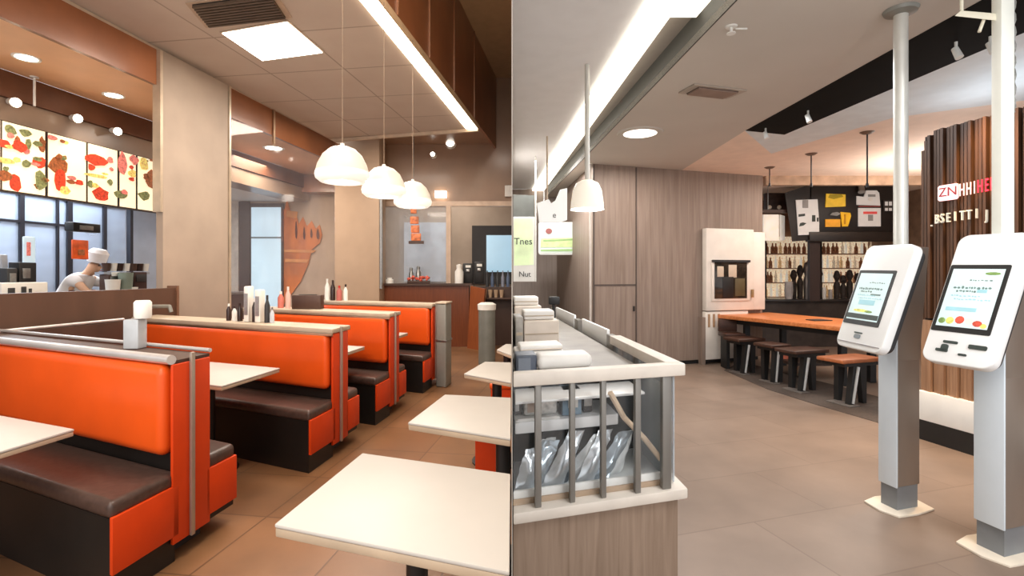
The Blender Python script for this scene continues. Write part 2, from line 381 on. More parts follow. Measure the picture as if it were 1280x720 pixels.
# ---- tray fittings
tq = [onz(278, 40, ZT), onz(359, 26, ZT), onz(403, 64, ZT), onz(328, 74, ZT)]
tl = thing('ceiling_light', 'bright square panel light in the beige tile ceiling', 'ceiling light', sum(tq, Vector()) / 4)
ce = sum(tq, Vector()) / 4
obj('diffuser', MB().prism([q[:2] for q in tq], ZT - .02, ZT - .004), m_glow2, tl)
obj('frame', MB().prism([(ce + (q - ce) * 1.05)[:2] for q in tq], ZT - .012, ZT - .002), mat('light frame', rgb(190, 172, 150), .5), tl)
vq = [onz(240, 4, ZT), onz(338, -9, ZT), onz(357, 20, ZT), onz(262, 31, ZT)]
vc = sum(vq, Vector()) / 4
vt = thing('ceiling_vent', 'dark louvred air vent in the tile ceiling behind the square panel light', 'vent', vc)
obj('frame', MB().prism([(vc + (q - vc) * 1.14)[:2] for q in vq], ZT - .012, ZT - .003), mat('vent frame', rgb(190, 168, 146), .5), vt)
obj('backing', MB().prism([q[:2] for q in vq], ZT - .016, ZT - .012), black, vt)
for k in range(9):
    a, b = vq[0].lerp(vq[3], (k + .5) / 9), vq[1].lerp(vq[2], (k + .5) / 9)
    obj('slat', MB().prism(edge(a, b, .012, 0, 0), ZT - .04, ZT - .016), mat('vent slat', rgb(92, 76, 62), .5), vt)
s0, s1 = onz(454.7, -40, ZT), onz(581, 161, ZT)
dS = ((CE.x - CT.x) / (CE.y - CT.y))
def sl(px, py): return onz(px, py, ZT)
r0 = aline((CT.x, CT.y), dT, 1.5)
st = thing('strip_light', 'long glowing light strip along the right edge of the tile ceiling', 'strip light', (r0[0], 5, ZT))
w0 = .155
obj('diffuser', MB().prism([(r0[0] - w0, 1.5), (r0[0] - .005, 1.5), (CE.x - .005, CE.y - .03), (CE.x - w0 - .06, CE.y - .01)], ZT - .025, ZT - .004), mat('strip glow', rgb(255, 246, 226), .5, var=0, emit=7, ecol=rgb(255, 236, 206)), st)
obj('housing', MB().prism([(r0[0] - .004, 1.5), (r0[0] + .012, 1.5), (CE.x + .012, CE.y - .03), (CE.x - .004, CE.y - .03)], ZT - .03, ZT + .05), mat('strip housing', rgb(206, 176, 140), .4), st)

# ---- columns and glass
wp = thing('column', 'tall beige wall column rising to the ceiling beside the menu boards', 'column', (CA[0], CA[1], 0))
pe = hit(282, CA, D1); FCn = Fr(CA, D1, (-.99, .147)); L1 = pe[1] - CA[1]
obj('shaft', MB().hexa(FCn, 0, L1, -.035, .05, 0, ZT - .06), taupe, wp)
for s in (-.05, L1 + .01): obj('edge_channel', MB().hexa(FCn, s, s + .035, -.05, .05, 2.2 if s < 0 else 0, ZT - .06), mat('channel metal', rgb(200, 182, 160), .35, .4), wp)
c2 = thing('column', 'square beige column under the hanging lamps', 'column', at(445, 372, 10.1).xy.to_3d())
a, b = ray(418) * 10.1, ray(474) * 10.1
obj('shaft', MB().box(a, b, 10.1, 10.6, 0, ZT + .14, .01), mat('column paint', rgb(178, 152, 128), .6, var=.03, scale=2), c2)
obj('metal_strip', MB().box(b + .005, b + .05, 10.12, 10.18, 1.2, 3.2), steel, c2)
obj('glass_screen', MB().hexa(FCn, L1 + .06, 9.9 - CA[1] + .0, .0, .012, .002, ZT - .06), glass('screen glass', rgb(150, 150, 160), .1), label='clear glass screen between the two beige columns', cat='glass screen')
gpY = hit(341, CA, D1)[1] - CA[1]
obj('glass_post', MB().hexa(FCn, gpY - .02, gpY + .02, -.03, -.005, 3.5, ZT - .06), bronze, label='short metal hanger post at the top of the glass screen between columns', cat='post')

# ---- rear left wall with window and hand-like orange mural
struct('wall_back', MB().box(-9, ray(420) * 11.4, 11.4, 11.5, 0, ZC), mat('rear wall', rgb(204, 180, 158), .6, var=.05, scale=1.5))
Yb = 11.38
def wb(px, py, Y=Yb): return at(px, py, Y)
def wbox(px0, px1, py0, py1, Y0, Y1, bev=0): 
    return MB().box(ray(px0) * Y0, ray(px1) * Y0, Y0, Y1, zat(py1, Y0), zat(py0, Y0), bev)
w2 = struct('window_2', wbox(310, 354, 254, 392, Yb - .05, Yb + .01), mat('window frame brown', rgb(58, 46, 42), .5))
struct('pane', wbox(314, 351, 259, 388, Yb - .06, Yb - .05), mat('daylight pane', rgb(188, 214, 228), .2, var=.03, scale=.8, emit=.85), parent=w2)
struct('window_bar', wbox(314, 351, 296, 298, Yb - .075, Yb - .06), mat('blind grey', rgb(120, 140, 150), .5), parent=w2)
struct('trim_8', wbox(299, 312, 210, 392, Yb - .08, Yb - .06), brown_d)
struct('trim_9', wbox(286, 298, 250, 392, Yb - .08, Yb - .06), mat('pale jamb', rgb(214, 204, 192), .5))
struct('trim_10', wbox(352, 420, 205, 240, Yb - .35, Yb), brown_f)
# mural
mu = thing('wall_mural', 'orange painted swirl shape with dark drips on the rear wall beside the window', 'mural', wb(378, 345))
def wpoly(pts, Y): return [(ray(x) * Y, zat(y, Y)) for x, y in pts]
MW = Matrix(((1, 0, 0, 0), (0, 0, -1, Yb - .02), (0, 1, 0, 0), (0, 0, 0, 1)))
obj('backing', MB().slab(MW, wpoly([(352, 262), (356, 262), (359, 249), (363, 263), (367, 274), (370, 266), (374, 280), (379, 271), (384, 283), (390, 276), (395, 286), (400, 281), (403, 294), (400, 304), (390, 312), (386, 330), (376, 352), (352, 385)], Yb), .012), mat('mural orange', rgb(214, 122, 58), .5, var=.22, scale=2.2, stretch=(1, 1, .4)), mu, smooth=False)
MW2 = Matrix(((1, 0, 0, 0), (0, 0, -1, Yb - .034), (0, 1, 0, 0), (0, 0, 0, 1)))
for x, y, w, h in ((371, 288, 3, 22), (381, 292, 3, 16), (390, 292, 3, 12), (398, 293, 4, 13)):
    obj('drip', MB().slab(MW2, wpoly([(x + a * w / 2, y + b * h / 2) for a, b in ((-.4, -1), (.2, -1), (1, .2), (.5, 1), (-.6, .8), (-1, .1))], Yb), .005), mat('mural dark', rgb(98, 44, 16), .5), mu, smooth=False)
for x, y, w, h in ((376, 314, 40, 4), (372, 326, 30, 5), (366, 268, 14, 10)):
    obj('highlight', MB().slab(MW2, wpoly([(x + a * w / 2, y + b * h / 2) for a, b in ((-1, -1), (1, -.6), (.8, 1), (-1, .6))], Yb), .005), mat('mural pale', rgb(226, 152, 84), .5), mu, smooth=False)

# ---- rear right: counter, glazed partition
YP = 10.9
struct('ceiling', MB().prism([(lbP[0] - .04, 9.75), (CE.x - .06, CE.y + .05), aline((CT.x - .06, CT.y), dT, 10.85), aline((CT.x - .06, CT.y), dT, 12.6), (lbP[0] - .04, 12.6)], ZT + .15, ZT + .2), mat('rear ceiling', rgb(150, 116, 88), .35, var=.04, coat=.2), origin=(0, 0, 0))
struct('wall_rear', MB().box(ray(474) * YP, -.004, YP, YP + .1, zat(252, YP), ZU), mat('rear bulkhead', rgb(146, 114, 88), .4, var=.05, scale=2, coat=.2))
struct('wall_far', MB().box(-4, -.004, 13.2, 13.3, 0, 4.2), mat('far wall', rgb(158, 142, 126), .6, var=.06, scale=1.5))
w3 = struct('window_3', MB().box(ray(474) * YP, -.004, YP - .06, YP + .04, zat(258, YP), zat(252, YP)).box(ray(558) * YP, ray(564) * YP, YP - .06, YP + .04, 1.2, zat(258, YP)).box(ray(474) * YP, ray(478) * YP, YP - .06, YP + .04, 1.2, zat(258, YP)), mat('partition frame', rgb(176, 152, 132), .35, .3))
struct('pane', MB().box(ray(478) * YP, ray(558) * YP, YP, YP + .01, 1.25, zat(258, YP)), glass('partition glass', rgb(176, 176, 178), .32), parent=w3)
struct('window_4', MB().box(ray(590) * 13.1, -.01, 13.1, 13.2, zat(355, 13.1), zat(282, 13.1)), mat('dark frame', rgb(36, 32, 32), .5)); 
struct('window_5', MB().box(ray(608) * 13.05, -.01, 13.05, 13.1, zat(340, 13.05), zat(294, 13.05)), mat('blue daylight pane', rgb(150, 188, 212), .2, var=.05, scale=.6, emit=.5))
struct('window_6', MB().box(ray(505) * 13.05, ray(558) * 13.05, 13.05, 13.15, zat(352, 13.05), zat(278, 13.05)), mat('pale daylight pane', rgb(176, 190, 206), .3, var=.06, scale=.6, emit=.3))
bw = thing('service_counter', 'wood fronted service counter at the far end under the glazed partition', 'counter', (ray(540) * 10.4, 10.4, 0))
obj('front', MB().box(ray(474) * 10.5, ray(586) * 10.5, 10.5, 10.8, 0, zat(357, 10.5)), wood('counter front wood', rgb(118, 62, 32), rgb(98, 50, 26), .35), bw)
obj('wing', MB().pts8([(ray(584) * 10.3, 10.3, 0), (ray(600) * 10.0, 10.0, 0), (ray(602) * 10.1, 10.1, 0), (ray(587) * 10.4, 10.4, 0), (ray(588) * 10.3, 10.3, 1.25), (ray(606) * 10.0, 10.0, 1.2), (ray(608) * 10.1, 10.1, 1.2), (ray(590) * 10.4, 10.4, 1.25)]), wood('wing wood', rgb(150, 82, 44), rgb(128, 66, 34), .4), bw)
obj('top', MB().box(ray(474) * 10.5, ray(590) * 10.5, 10.44, 10.84, zat(357, 10.5), zat(355, 10.5) + .01), brown_d, bw)
obj('back_section', MB().box(ray(588) * 10.7, -.006, 10.7, 10.9, 0, 1.22), brown_d, bw)
# things on the service counter
zc_ = zat(355, 10.5) + .012
def oncounter(px, Y=10.62): return Vector((ray(px) * Y, Y, zc_))
p = oncounter(525, 10.5); 
rd = thing('flower_box', 'low box of red and pink blossoms on the service counter', 'flower box', p)
obj('box', MB().box(p.x - .26, p.x + .2, p.y - .03, p.y + .05, p.z, p.z + .06, .01), brown_d, rd)
rn = random.Random(3); fb = MB()
for k in range(26): fb.ball((p.x + rn.uniform(-.26, .2), p.y + rn.uniform(-.05, .04), p.z + .07 + rn.uniform(0, .07)), rn.uniform(.02, .035), n=4)
obj('blossoms', fb, mat('blossom', rgb(206, 92, 74), .6, var=.3, scale=25), rd)
for k, (px, h, r, mm, lb, nm) in enumerate(((478, .3, .05, white, 'white dispenser bottle on the service counter against the column', 'bottle'), (487, .12, .08, white, 'low white cup beside the dispenser bottle on the service counter', 'cup'), (514, .33, .05, steel, 'left steel shaker of the pair on the service counter', 'shaker'), (523, .36, .055, steel, 'right steel shaker of the pair on the service counter', 'shaker'),
        (574, .4, .09, white, 'white carton at the left of the dark machines on the service counter', 'carton'))):
    q = oncounter(px)
    t = thing(nm, lb, nm, q)
    obj('body', MB().lathe(q, [(0, 0), (r, 0), (r, h * .6), (r * .6, h * .75), (r * .6, h * .8)], 16), mm, t)
    obj('cap', MB().lathe(q, [(r * .65, h * .8), (r * .65, h * .95), (0, h)], 16), dark if k in (0,) else mm, t)
for k, (px, w, h, lb) in enumerate(((585, .22, .42, 'left black drinks machine on the service counter'), (599, .2, .45, 'black drinks machine beside the tall dark window, right of its twin'))):
    q = oncounter(px, 10.8)
    t = thing('drinks_machine', lb, 'drinks machine', q)
    obj('body', MB().box(q.x - w / 2, q.x + w / 2, q.y - .02, q.y + .08, q.z, q.z + h, .02), black, t)
    obj('spout', MB().box(q.x - .04, q.x + .04, q.y - .06, q.y - .02, q.z + h * .55, q.z + h * .7, .008), steel, t)
    obj('badge', MB().box(q.x - .05, q.x + .06, q.y - .028, q.y - .02, q.z + h * .78, q.z + h * .9), white, t)
for k in range(5):
    q = oncounter(609 + k * 6.5, 10.8); q.z = 1.222
    obj('bottle', MB().lathe(q, [(0, 0), (.035, 0), (.035, .2), (.012, .28), (.012, .34), (0, .34)], 12), (dark, mat('blue bottle', rgb(80, 96, 124), .3), dark, mat('grey bottle', rgb(130, 134, 150), .3), MATS['blue bottle'])[k], label=['dark bottle, leftmost on the ledge under the blue window', 'blue bottle, second from the left under the blue window', 'dark bottle in the middle of the row under the blue window', 'grey bottle, second from the right under the blue window', 'blue bottle, last of the row beside the dividing wall'][k], cat='bottle', group='bottles under the blue window')
for k in range(4):
    q = Vector((ray(606 + k * 7) * 10.5, 10.5, .0)); z0 = zat(372, 10.5)
    obj('paper_cup', MB().lathe((q.x, q.y, z0), [(0, 0), (.03, 0), (.045, .16), (0, .16)], 12), mat('tan paper', rgb(176, 150, 124), .6), label='tan paper cup on the shelf, %s from the left' % ('first', 'second', 'third', 'fourth')[k], cat='cup', group='tan cups on the far shelf')
obj('shelf', MB().box(ray(600) * 10.4, -.006, 10.38, 10.69, zat(372, 10.5) - .03, zat(372, 10.5)), brown_d, label='narrow brown shelf holding tan paper cups at the far end', cat='shelf')
# hanging orange sign
q = at(520, 300, 10.2)
hs = thing('hanging_sign', 'orange stacked ornament sign hanging in the glazed partition', 'sign', at(520, 305, 10.2))
obj('cord', MB().cyl(at(517, 262, 10.2), (ray(517) * 10.2, 10.2, ZT + .14), .008, .008, 6), steel, hs)
for k, (y, w) in enumerate(((262, .12), (275, .17), (286, .17), (296, .2))):
    c = at(517 + k, y, 10.2); obj('plate', MB().box(c.x - w / 2, c.x + w / 2, c.y - .015, c.y + .015, c.z - .08, c.z + .07, .02), mat('sign orange', rgb(206, 116, 72), .5, var=.25, scale=14), hs)
c = at(521, 303, 10.2); obj('base', MB().box(c.x - .16, c.x + .14, c.y - .02, c.y + .02, c.z - .03, c.z + .03), brown_d, hs)
# exit style fixture boxes near partition top
q = at(632, 240, 10.8); obj('wall_box', MB().box(ray(631) * 10.85, -.006, 10.8, 10.9, zat(246, 10.85), zat(232, 10.85), .01), white, label='small white box high on the rear wall next to the dividing wall', cat='box')
q = at(551, 243, 10.85); obj('wall_lamp', MB().box(q.x - .12, q.x + .12, 10.8, 10.9, q.z - .07, q.z + .07, .01), m_glow2, label='small lit rectangular lamp above the rear partition mullion', cat='wall lamp')
for px, py, lb in ((563, 178, 'bright round lamp under the rear ceiling close to the strip light end'), (541, 193, 'small dim round lamp on the rear bulkhead below the bright one')):
    q = at(px, py, 10.8)
    t = thing('spotlight', lb, 'spotlight', q)
    obj('head', MB().cyl(q + Vector((0, .1, .0)), q + Vector((0, -.02, 0)), .12 if px > 550 else .07, .1 if px > 550 else .05, 16), white, t)
    obj('lens', MB().cyl(q + Vector((0, -.02, 0)), q + Vector((0, -.03, 0)), .09 if px > 550 else .045, None, 16), m_glow2, t)
# bin
q = Vector((ray(608.5) * 8.5, 8.5, 0))
bn = thing('waste_bin', 'slim grey cylinder bin with white lid at the far counter', 'bin', q)
obj('body', MB().cyl(q, q + Vector((0, 0, .90)), .14, .14, 24), mat('bin grey', rgb(128, 130, 124), .4, .3), bn)
obj('lid', MB().lathe(q, [(0, .9), (.15, .9), (.155, .99), (.1, 1.02), (0, 1.02)], 24), white, bn)

# ---- low walls
A0 = (-1.447, 4.287); tb2 = hit(180, A0, D2B); lenb = (tb2[0] - A0[0]) / D2B[0]
DV = (tb2[0] - .05, tb2[1]); FD = Fr(DV, D1, (-.99, .147))
dz = hit(222, DV, D1)[1] - DV[1]
struct('wall_divider', MB().hexa(FD, -5.5, dz, 0, .1, 0, 1.335), mat('divider brown', rgb(86, 60, 46), .5, var=.06, stretch=(1, 1, .2)))
struct('trim_11', MB().hexa(FD, dz - .03, dz, -.02, .12, 1.0, 1.36), mat('divider end', rgb(120, 86, 66), .4))
# ---- booths
postst = mat('satin post', rgb(176, 164, 152), .35, .6, var=.04)
railw = mat('satin rail', rgb(214, 212, 212), .3, .55, var=.03)
def booth(label, P, lng, capm, rear=.36, ztop=1.05, front=.46, rail=False, thick=(.13, .15), seats=True):
    fr = Fr(P, D1, D2B)
    t = thing('booth', label, 'booth', (P[0], P[1], 0), 'orange double booths')
    f0, r0 = -thick[0], thick[1]
    obj('core_wall', MB().hexa(fr, -.06, .10, .012, lng, .10, ztop - .02), brown_d, t)
    obj('end_panel', MB().hexa(fr, f0 + .01, r0 - .01, -.012, .012, .10, ztop - .03, .006), orange_d, t)
    obj('backrest', MB().hexa(fr, f0 - .03, -.045, .03, lng, .55, ztop - .032, .055, 5), orange, t)
    obj('backrest', MB().hexa(fr, .10, r0 + .01, .02, lng, .55, ztop - .03, .03, 4), orange, t)
    obj('kick_panel', MB().hexa(fr, f0 + .045, -.055, .02, lng, .38, .57), black_l, t)
    if rail:
        a, b = fr.p(f0 + .01, .0, ztop - .005), fr.p(f0 + .01, lng, ztop - .005)
        obj('rail', MB().cyl(a, b, .025, .025, 16), railw, t)
        obj('rail', MB().cyl(fr.p(r0, .0, ztop + .005), fr.p(r0, lng, ztop + .005), .012, .012, 10), railw, t)
        obj('cap', MB().hexa(fr, f0 + .02, r0 - .005, .0, lng, ztop - .028, ztop - .012), capm, t)
    else:
        obj('cap', MB().hexa(fr, f0 - .01, r0 + .03, -.015, lng + .02, ztop - .028, ztop + .012, .008), capm, t)
        obj('rail', MB().hexa(fr, f0 - .014, f0 + .01, -.012, lng, ztop - .05, ztop - .028, .004), bronze, t)
    obj('end_post', MB().hexa(fr, -.014, .014, -.034, -.012, .10, ztop + .02, .005, 2), postst, t)
    def seat(s0, s1):
        obj('seat', MB().hexa(fr, s0, s1, .0, lng, .385, .47, .03, 4), seat_b, t)
        obj('seat_base', MB().hexa(fr, min(s0, s1) + .01, max(s0, s1) - .01, .012, lng, .0 if s0 < 0 else .1, .39), black_l, t)
        obj('seat_end', MB().hexa(fr, min(s0, s1) + .005, max(s0, s1), -.012, .012, .14, .40, .004), orange_d, t)
    seat(-front, f0 + .05)
    seat(rear, r0 - .04)
    obj('foot', MB().hexa(fr, -.06, .16, .10, .2, 0, .12), dark, t)
    return t
B = [((-1.736, 2.757), 2.6), ((-1.447, 4.287), lenb), ((-1.272, 5.5), 2.2), ((-1.038, 6.85), 2.1)]
booth('nearest orange booth with chrome top rail, at the left photo edge', *B[0], brown_d, rail=True, ztop=1.06)
booth('second orange booth from the front, with beige ledge and white post at its left', *B[1], cap_beige, ztop=1.04)
booth('third orange booth from the front, with the brown napkin box on its ledge', *B[2], cap_beige, ztop=1.07)
booth('farthest orange booth, ending at the tall grey metal post', *B[3], cap_beige, ztop=1.09)
# grey metal post at the far booth's end
q = Fr(B[3][0], D1, D2B)
gp = thing('end_screen', 'tall grey metal post closing the end of the farthest booth', 'post', q.p(.1, -.12))
obj('post_body', MB().hexa(q, -.06, .22, -.2, -.045, 0, 1.10, .02, 3), grey_p, gp)
obj('collar', MB().hexa(q, -.07, .23, -.21, -.035, .60, .63, .01), steel, gp)
obj('top_cap', MB().hexa(q, -.07, .23, -.21, -.035, 1.10, 1.125, .01), cap_beige, gp)
# white post with round cap at left end of second booth, and low side wall with rails
pw = (hit(167, A0, D2B)); zp = pw[1]
P1 = (B[0][0]); pk = hit(168, Fr(P1, D1, D2B).p(.07, 0)[:2], D2B); pz = pk[1]; wz = pw[1] - .42
pp = thing('rail_post', 'pale grey square post with round white knob standing on the nearest booth top', 'post', (ray(168) * pz, pz + .03, 1.05))
obj('shaft', MB().box(ray(158) * pz, ray(177) * pz, pz - .03, pz + .05, 1.05, zat(399, pz), .008), mat('pale grey paint', rgb(188, 194, 200), .4, .1), pp)
kx = ray(177) * pz
obj('knob', MB().lathe(0, [(0, 0), (.042, 0), (.046, .015), (.046, .095), (.036, .108), (0, .108)], 20, Matrix.Translation((kx, pz + .01, zat(398, pz)))), white, pp)
sa = (ray(160) * wz, wz); FSd = Fr(sa, D1, (-.99, .147))
sw = thing('side_rail_wall', 'low dark brown side wall with thin steel rail left of the first booth', 'low wall', FSd.p(-.8, .05))
obj('panel', MB().hexa(FSd, -1.25, -.02, 0, .06, 0, 1.03), brown_d, sw)
obj('rail', MB().cyl(FSd.p(-1.25, .03, 1.05), FSd.p(-.02, .03, 1.05), .014, .014, 10), railw, sw)
# right end white bar next to column foot
q0 = at(188, 380, 5.5); obj('grab_bar', MB().tube([at(186, 383, 5.5), at(212, 383, 5.5), at(214, 390, 5.5)], .02), grey_p, label='short grey bar between the white knob and the beige column', cat='bar')

# ---- tables
def table(label, q, z=.75, th=.035, leg=None, grp='white tables between the booths', name='booth_table'):
    c = sum((Vector((a[0], a[1], 0)) for a in q), Vector()) / 4
    t = thing(name, label, 'table', (c.x, c.y, 0), grp)
    lc = leg or (c.x, c.y)
    obj('tabletop', MB().prism([(a[0], a[1]) for a in q], z - .012, z, .004), laminate, t)
    obj('edge_band', MB().prism([((c + (Vector((a[0], a[1], 0)) - c) * .995)[:2]) for a in q], z - th, z - .012, .004), edge_band, t)
    obj('pedestal', MB().cyl((lc[0], lc[1], .03), (lc[0], lc[1], z - th), .038, .038, 16), black, t)
    obj('base', MB().lathe((lc[0], lc[1], 0), [(0, .0), (.2, .0), (.2, .012), (.05, .035), (0, .035)], 24), black, t)
    return t
def bt(px, py, Y0, lng, label, z=.75):
    far = onz(px, py, z) if py else None
    P = (far.x, far.y); near = aline(P, D1, Y0)
    fr = Fr(P, D1, (-.93, .37)); w = Y0 - P[1]
    q = [fr.p(0, 0), fr.p(0, lng), fr.p(w, lng), fr.p(w, 0)]
    return table(label, q, z)
bt(93, 536, 1.75, 1.0, 'white table cut by the left photo edge, in front of the nearest booth')
bt(350, 460, 3.42, .9, 'white table between the nearest and the second orange booth')
bt(456, 433, 4.62, .8, 'white table between the second and third orange booths')
bt(510, 416, 5.95, .8, 'white table between the third and farthest orange booths')
def tq_(fl, nl, fr_, nr, z): 
    a, b, c, d = onz(*fl, z), onz(*nl, z), onz(*fr_, z), onz(*nr, z)
    c.x = d.x = -.006
    return [a, b, d, c]
table('nearest white table, against the dividing wall at the bottom of the photo', tq_((453, 566), (343, 655), (641, 592), (641, 715), .75), leg=(-.33, 1.78), grp='white tables along the dividing wall', name='wall_table', th=.04)
table('second white table along the dividing wall, above an orange bench', tq_((556, 493), (510, 528), (641, 497), (641, 548), .75), grp='white tables along the dividing wall', name='wall_table', th=.04, leg=(-.045, 2.62))
table('third white table along the dividing wall', tq_((606, 452), (580, 467), (641, 453), (641, 478), .75), grp='white tables along the dividing wall', name='wall_table', leg=(-.12, 4.1))
table('small farthest white table along the dividing wall', tq_((632, 430), (621, 437), (641, 430), (641, 444), .75), grp='white tables along the dividing wall', name='wall_table', leg=(-.05, 5.2))
def bench(label, px, Y0, Y1):
    x = ray(px) * Y0
    t = thing('bench', label, 'bench', (x / 2, (Y0 + Y1) / 2, 0), 'orange benches along the dividing wall')
    obj('seat', MB().box(x, -.01, Y0, Y1, .42, .48, .02, 3), orange, t)
    obj('front_panel', MB().box(x + .01, -.012, Y0 + .01, Y1 - .01, .06, .42), orange_d, t)
    obj('foot', MB().box(x + .03, -.03, Y0 + .04, Y1 - .04, 0, .06), dark, t)
bench('orange bench showing under the second wall table', 592, 3.35, 3.75)
bench('orange bench showing under the third wall table', 612, 4.75, 5.1)

# ---- pendant lamps
m_shade = mat('opal lamp shade', rgb(206, 198, 186), .3, var=.01, emit=.4, ecol=rgb(255, 240, 218))
m_shade_low = mat('opal lamp rim', rgb(226, 220, 210), .3, var=.0, emit=.7, ecol=rgb(255, 248, 232))
def lamp(px, py, Y, label, r=.21):
    c = at(px, py, Y)
    t = thing('pendant_lamp', label, 'lamp', c, 'white dome pendant lamps over the booths')
    prof = [(.02, .285), (.05, .282), (r * .46, .265), (r * .72, .215), (r * .9, .14), (r * .97, .085)]
    obj('shade', MB().lathe(c, prof, 36, Matrix.Translation(c)), m_shade, t)
    obj('rim', MB().lathe(c, [(r * .97, .085), (r, .06), (r * .97, .03), (r * .8, .0), (0, -.004)], 36, Matrix.Translation(c)), m_shade_low, t)
    obj('cord', MB().cyl(c + Vector((0, 0, .28)), (c.x, c.y, ZT - .002), .0032, .0032, 6), mat('cord beige', rgb(150, 128, 108), .6), t)
    obj('finial', MB().cyl(c + Vector((0, 0, .28)), c + Vector((0, 0, .31)), .022, .016, 12), white, t)
lamp(428, 228, 4.07, 'largest and nearest white dome pendant lamp')
lamp(480, 246, 4.9, 'middle white dome pendant lamp of three')
lamp(516, 259, 5.7, 'smallest and farthest white dome pendant lamp')

# ---- condiments on booth ledges
F2 = Fr(B[1][0], D1, D2B); F3 = Fr(B[2][0], D1, D2B); F4 = Fr(B[3][0], D1, D2B)
def led(px, fr, s=.02, z=1.052):
    q = hit(px, fr.p(s, 0)[:2], D2B); return Vector((q[0], q[1], z))
def disp(px, fr, z, h, w, label, m1=white, m2=steel):
    q = led(px, fr, z=z)
    t = thing('napkin_dispenser', label, 'dispenser', q)
    obj('body', MB().box(q.x - w / 2, q.x + w / 2, q.y - .05, q.y + .05, q.z, q.z + h, .012), m1, t)
    obj('front_plate', MB().box(q.x - w * .3, q.x + w * .3, q.y - .056, q.y - .05, q.z + h * .2, q.z + h * .8), m2, t)
disp(311, F2, 1.053, .33, .05, 'left slim white napkin dispenser on the second booth ledge')
disp(325, F2, 1.053, .30, .055, 'right slim white napkin dispenser on the second booth ledge')
def bottle(px, fr, z, h, r, m, cm, label, s=.02, name='sauce_bottle', cat='bottle'):
    q = led(px, fr, s, z)
    t = thing(name, label, cat, q, 'condiments on the booth ledges')
    obj('body', MB().lathe(q, [(0, 0), (r, 0), (r, h * .62), (r * .45, h * .8), (r * .4, h * .84), (0, h * .84)], 14, Matrix.Translation(q)), m, t)
    obj('cap', MB().lathe(q, [(r * .42, h * .84), (r * .42, h), (0, h)], 14, Matrix.Translation(q)), cm, t)
redb = mat('ketchup red', rgb(190, 44, 30), .35); drk = mat('dark sauce', rgb(46, 26, 20), .3)
bottle(286, F2, 1.053, .16, .022, drk, white, 'dark sauce bottle, leftmost on the second booth ledge')
bottle(293, F2, 1.053, .14, .022, white, drk, 'white sauce bottle next to the leftmost dark bottle on the second booth ledge')
bottle(300, F2, 1.053, .17, .024, drk, drk, 'black sauce bottle left of the napkin dispensers')
bottle(318, F2, 1.053, .22, .02, drk, white, 'dark bottle between the two white napkin dispensers')
bottle(334, F2, 1.053, .25, .024, dark, dark, 'charcoal bottle just right of the napkin dispensers')
bottle(340, F2, 1.053, .14, .02, mat('clear shaker', rgb(190, 196, 204), .2), steel, 'clear shaker with steel cap right of the charcoal bottle', name='shaker', cat='shaker')
bottle(351, F3, 1.083, .2, .035, mat('pink cup', rgb(196, 112, 98), .5), white, 'pink container left of the brown napkin box', name='container', cat='container')
bottle(360, F3, 1.083, .26, .03, mat('pale pink', rgb(220, 180, 168), .5), white, 'pale pink container touching the brown napkin box', name='container', cat='container')
q = led(385, F3, z=1.083)
nb = thing('napkin_box', 'wide dark brown napkin box on the third booth ledge', 'box', q)
obj('body', MB().box(q.x - .17, q.x + .17, q.y - .06, q.y + .06, q.z, q.z + .165, .01), brown_d, nb)
obj('slot', MB().box(q.x - .1, q.x + .1, q.y - .02, q.y + .02, q.z + .165, q.z + .172), black, nb)
bottle(409, F4, 1.103, .32, .035, white, white, 'white bottle at the left of the far condiment cluster', s=.0)
bottle(416, F4, 1.103, .30, .035, drk, drk, 'dark bottle in the far condiment cluster', s=.0)
bottle(424, F4, 1.103, .22, .04, mat('dull pink', rgb(176, 96, 88), .5), redb, 'dull red bottle in the far condiment cluster', s=.0)
bottle(432, F4, 1.103, .24, .03, white, drk, 'white bottle with dark cap at the right of the far condiment cluster', s=.0)

# ---- kitchen contents
def kbox(name, px0, px1, py0, py1, t, dep, m, label, cat, bev=.01, extra=None, ztop=1.17):
    a, b = onM(px0, t), onM(px1, t); c = (a + b) / 2
    fr = Fr((a.x, a.y), D1, (-.99, .147)); w = b.y - a.y
    z0, z1 = zat(py1, c.y) if py1 else ztop + .002, zat(py0, c.y)
    o = thing(name, label, cat, (c.x, c.y, z0))
    obj('body', MB().hexa(fr, 0, w, 0, dep, z0, z1, bev), m, o)
    if extra:
        for nm, fx0, fx1, fz0, fz1, mm in extra:
            obj(nm, MB().hexa(fr, w * fx0, w * fx1, -.012, 0, z0 + (z1 - z0) * fz0, z0 + (z1 - z0) * fz1, .003), mm, o)
    return o
steel_l = mat('pale steel', rgb(176, 182, 192), .35, .4, var=.05)
kbox('tray_stack', 2, 60, 353, None, .15, .12, white, 'long white tray stack at the left end of the kitchen counter', 'tray stack', extra=[('slot', .12, .26, .2, .75, dark), ('slot', .4, .5, .25, .8, dark), ('slot', .56, .62, .3, .7, dark)])
kbox('coffee_machine', 9, 22, 335, None, .3, .15, dark, 'left black coffee machine behind the white trays', 'coffee machine', extra=[('panel', .2, .8, .6, .85, steel)])
kbox('coffee_machine', 24, 46, 328, None, .32, .15, black, 'larger black coffee machine behind the white trays', 'coffee machine', extra=[('panel', .15, .6, .6, .85, steel)])
kbox('menu_screen', 30, 45, 296, 330, .5, .03, mat('pale screen', rgb(200, 222, 234), .3, emit=.5), 'small pale lit screen in the kitchen glazing', 'screen', extra=[('picture', .2, .5, .3, .8, m_pinkfood)])
kbox('menu_sign', 91, 111, 300, 324, .45, .03, mat('orange sign', rgb(216, 84, 26), .5, var=.15, scale=8, emit=.25), 'square orange sign in the kitchen behind the cook', 'sign', extra=[('mark', .3, .7, .2, .5, m_brnfood)])
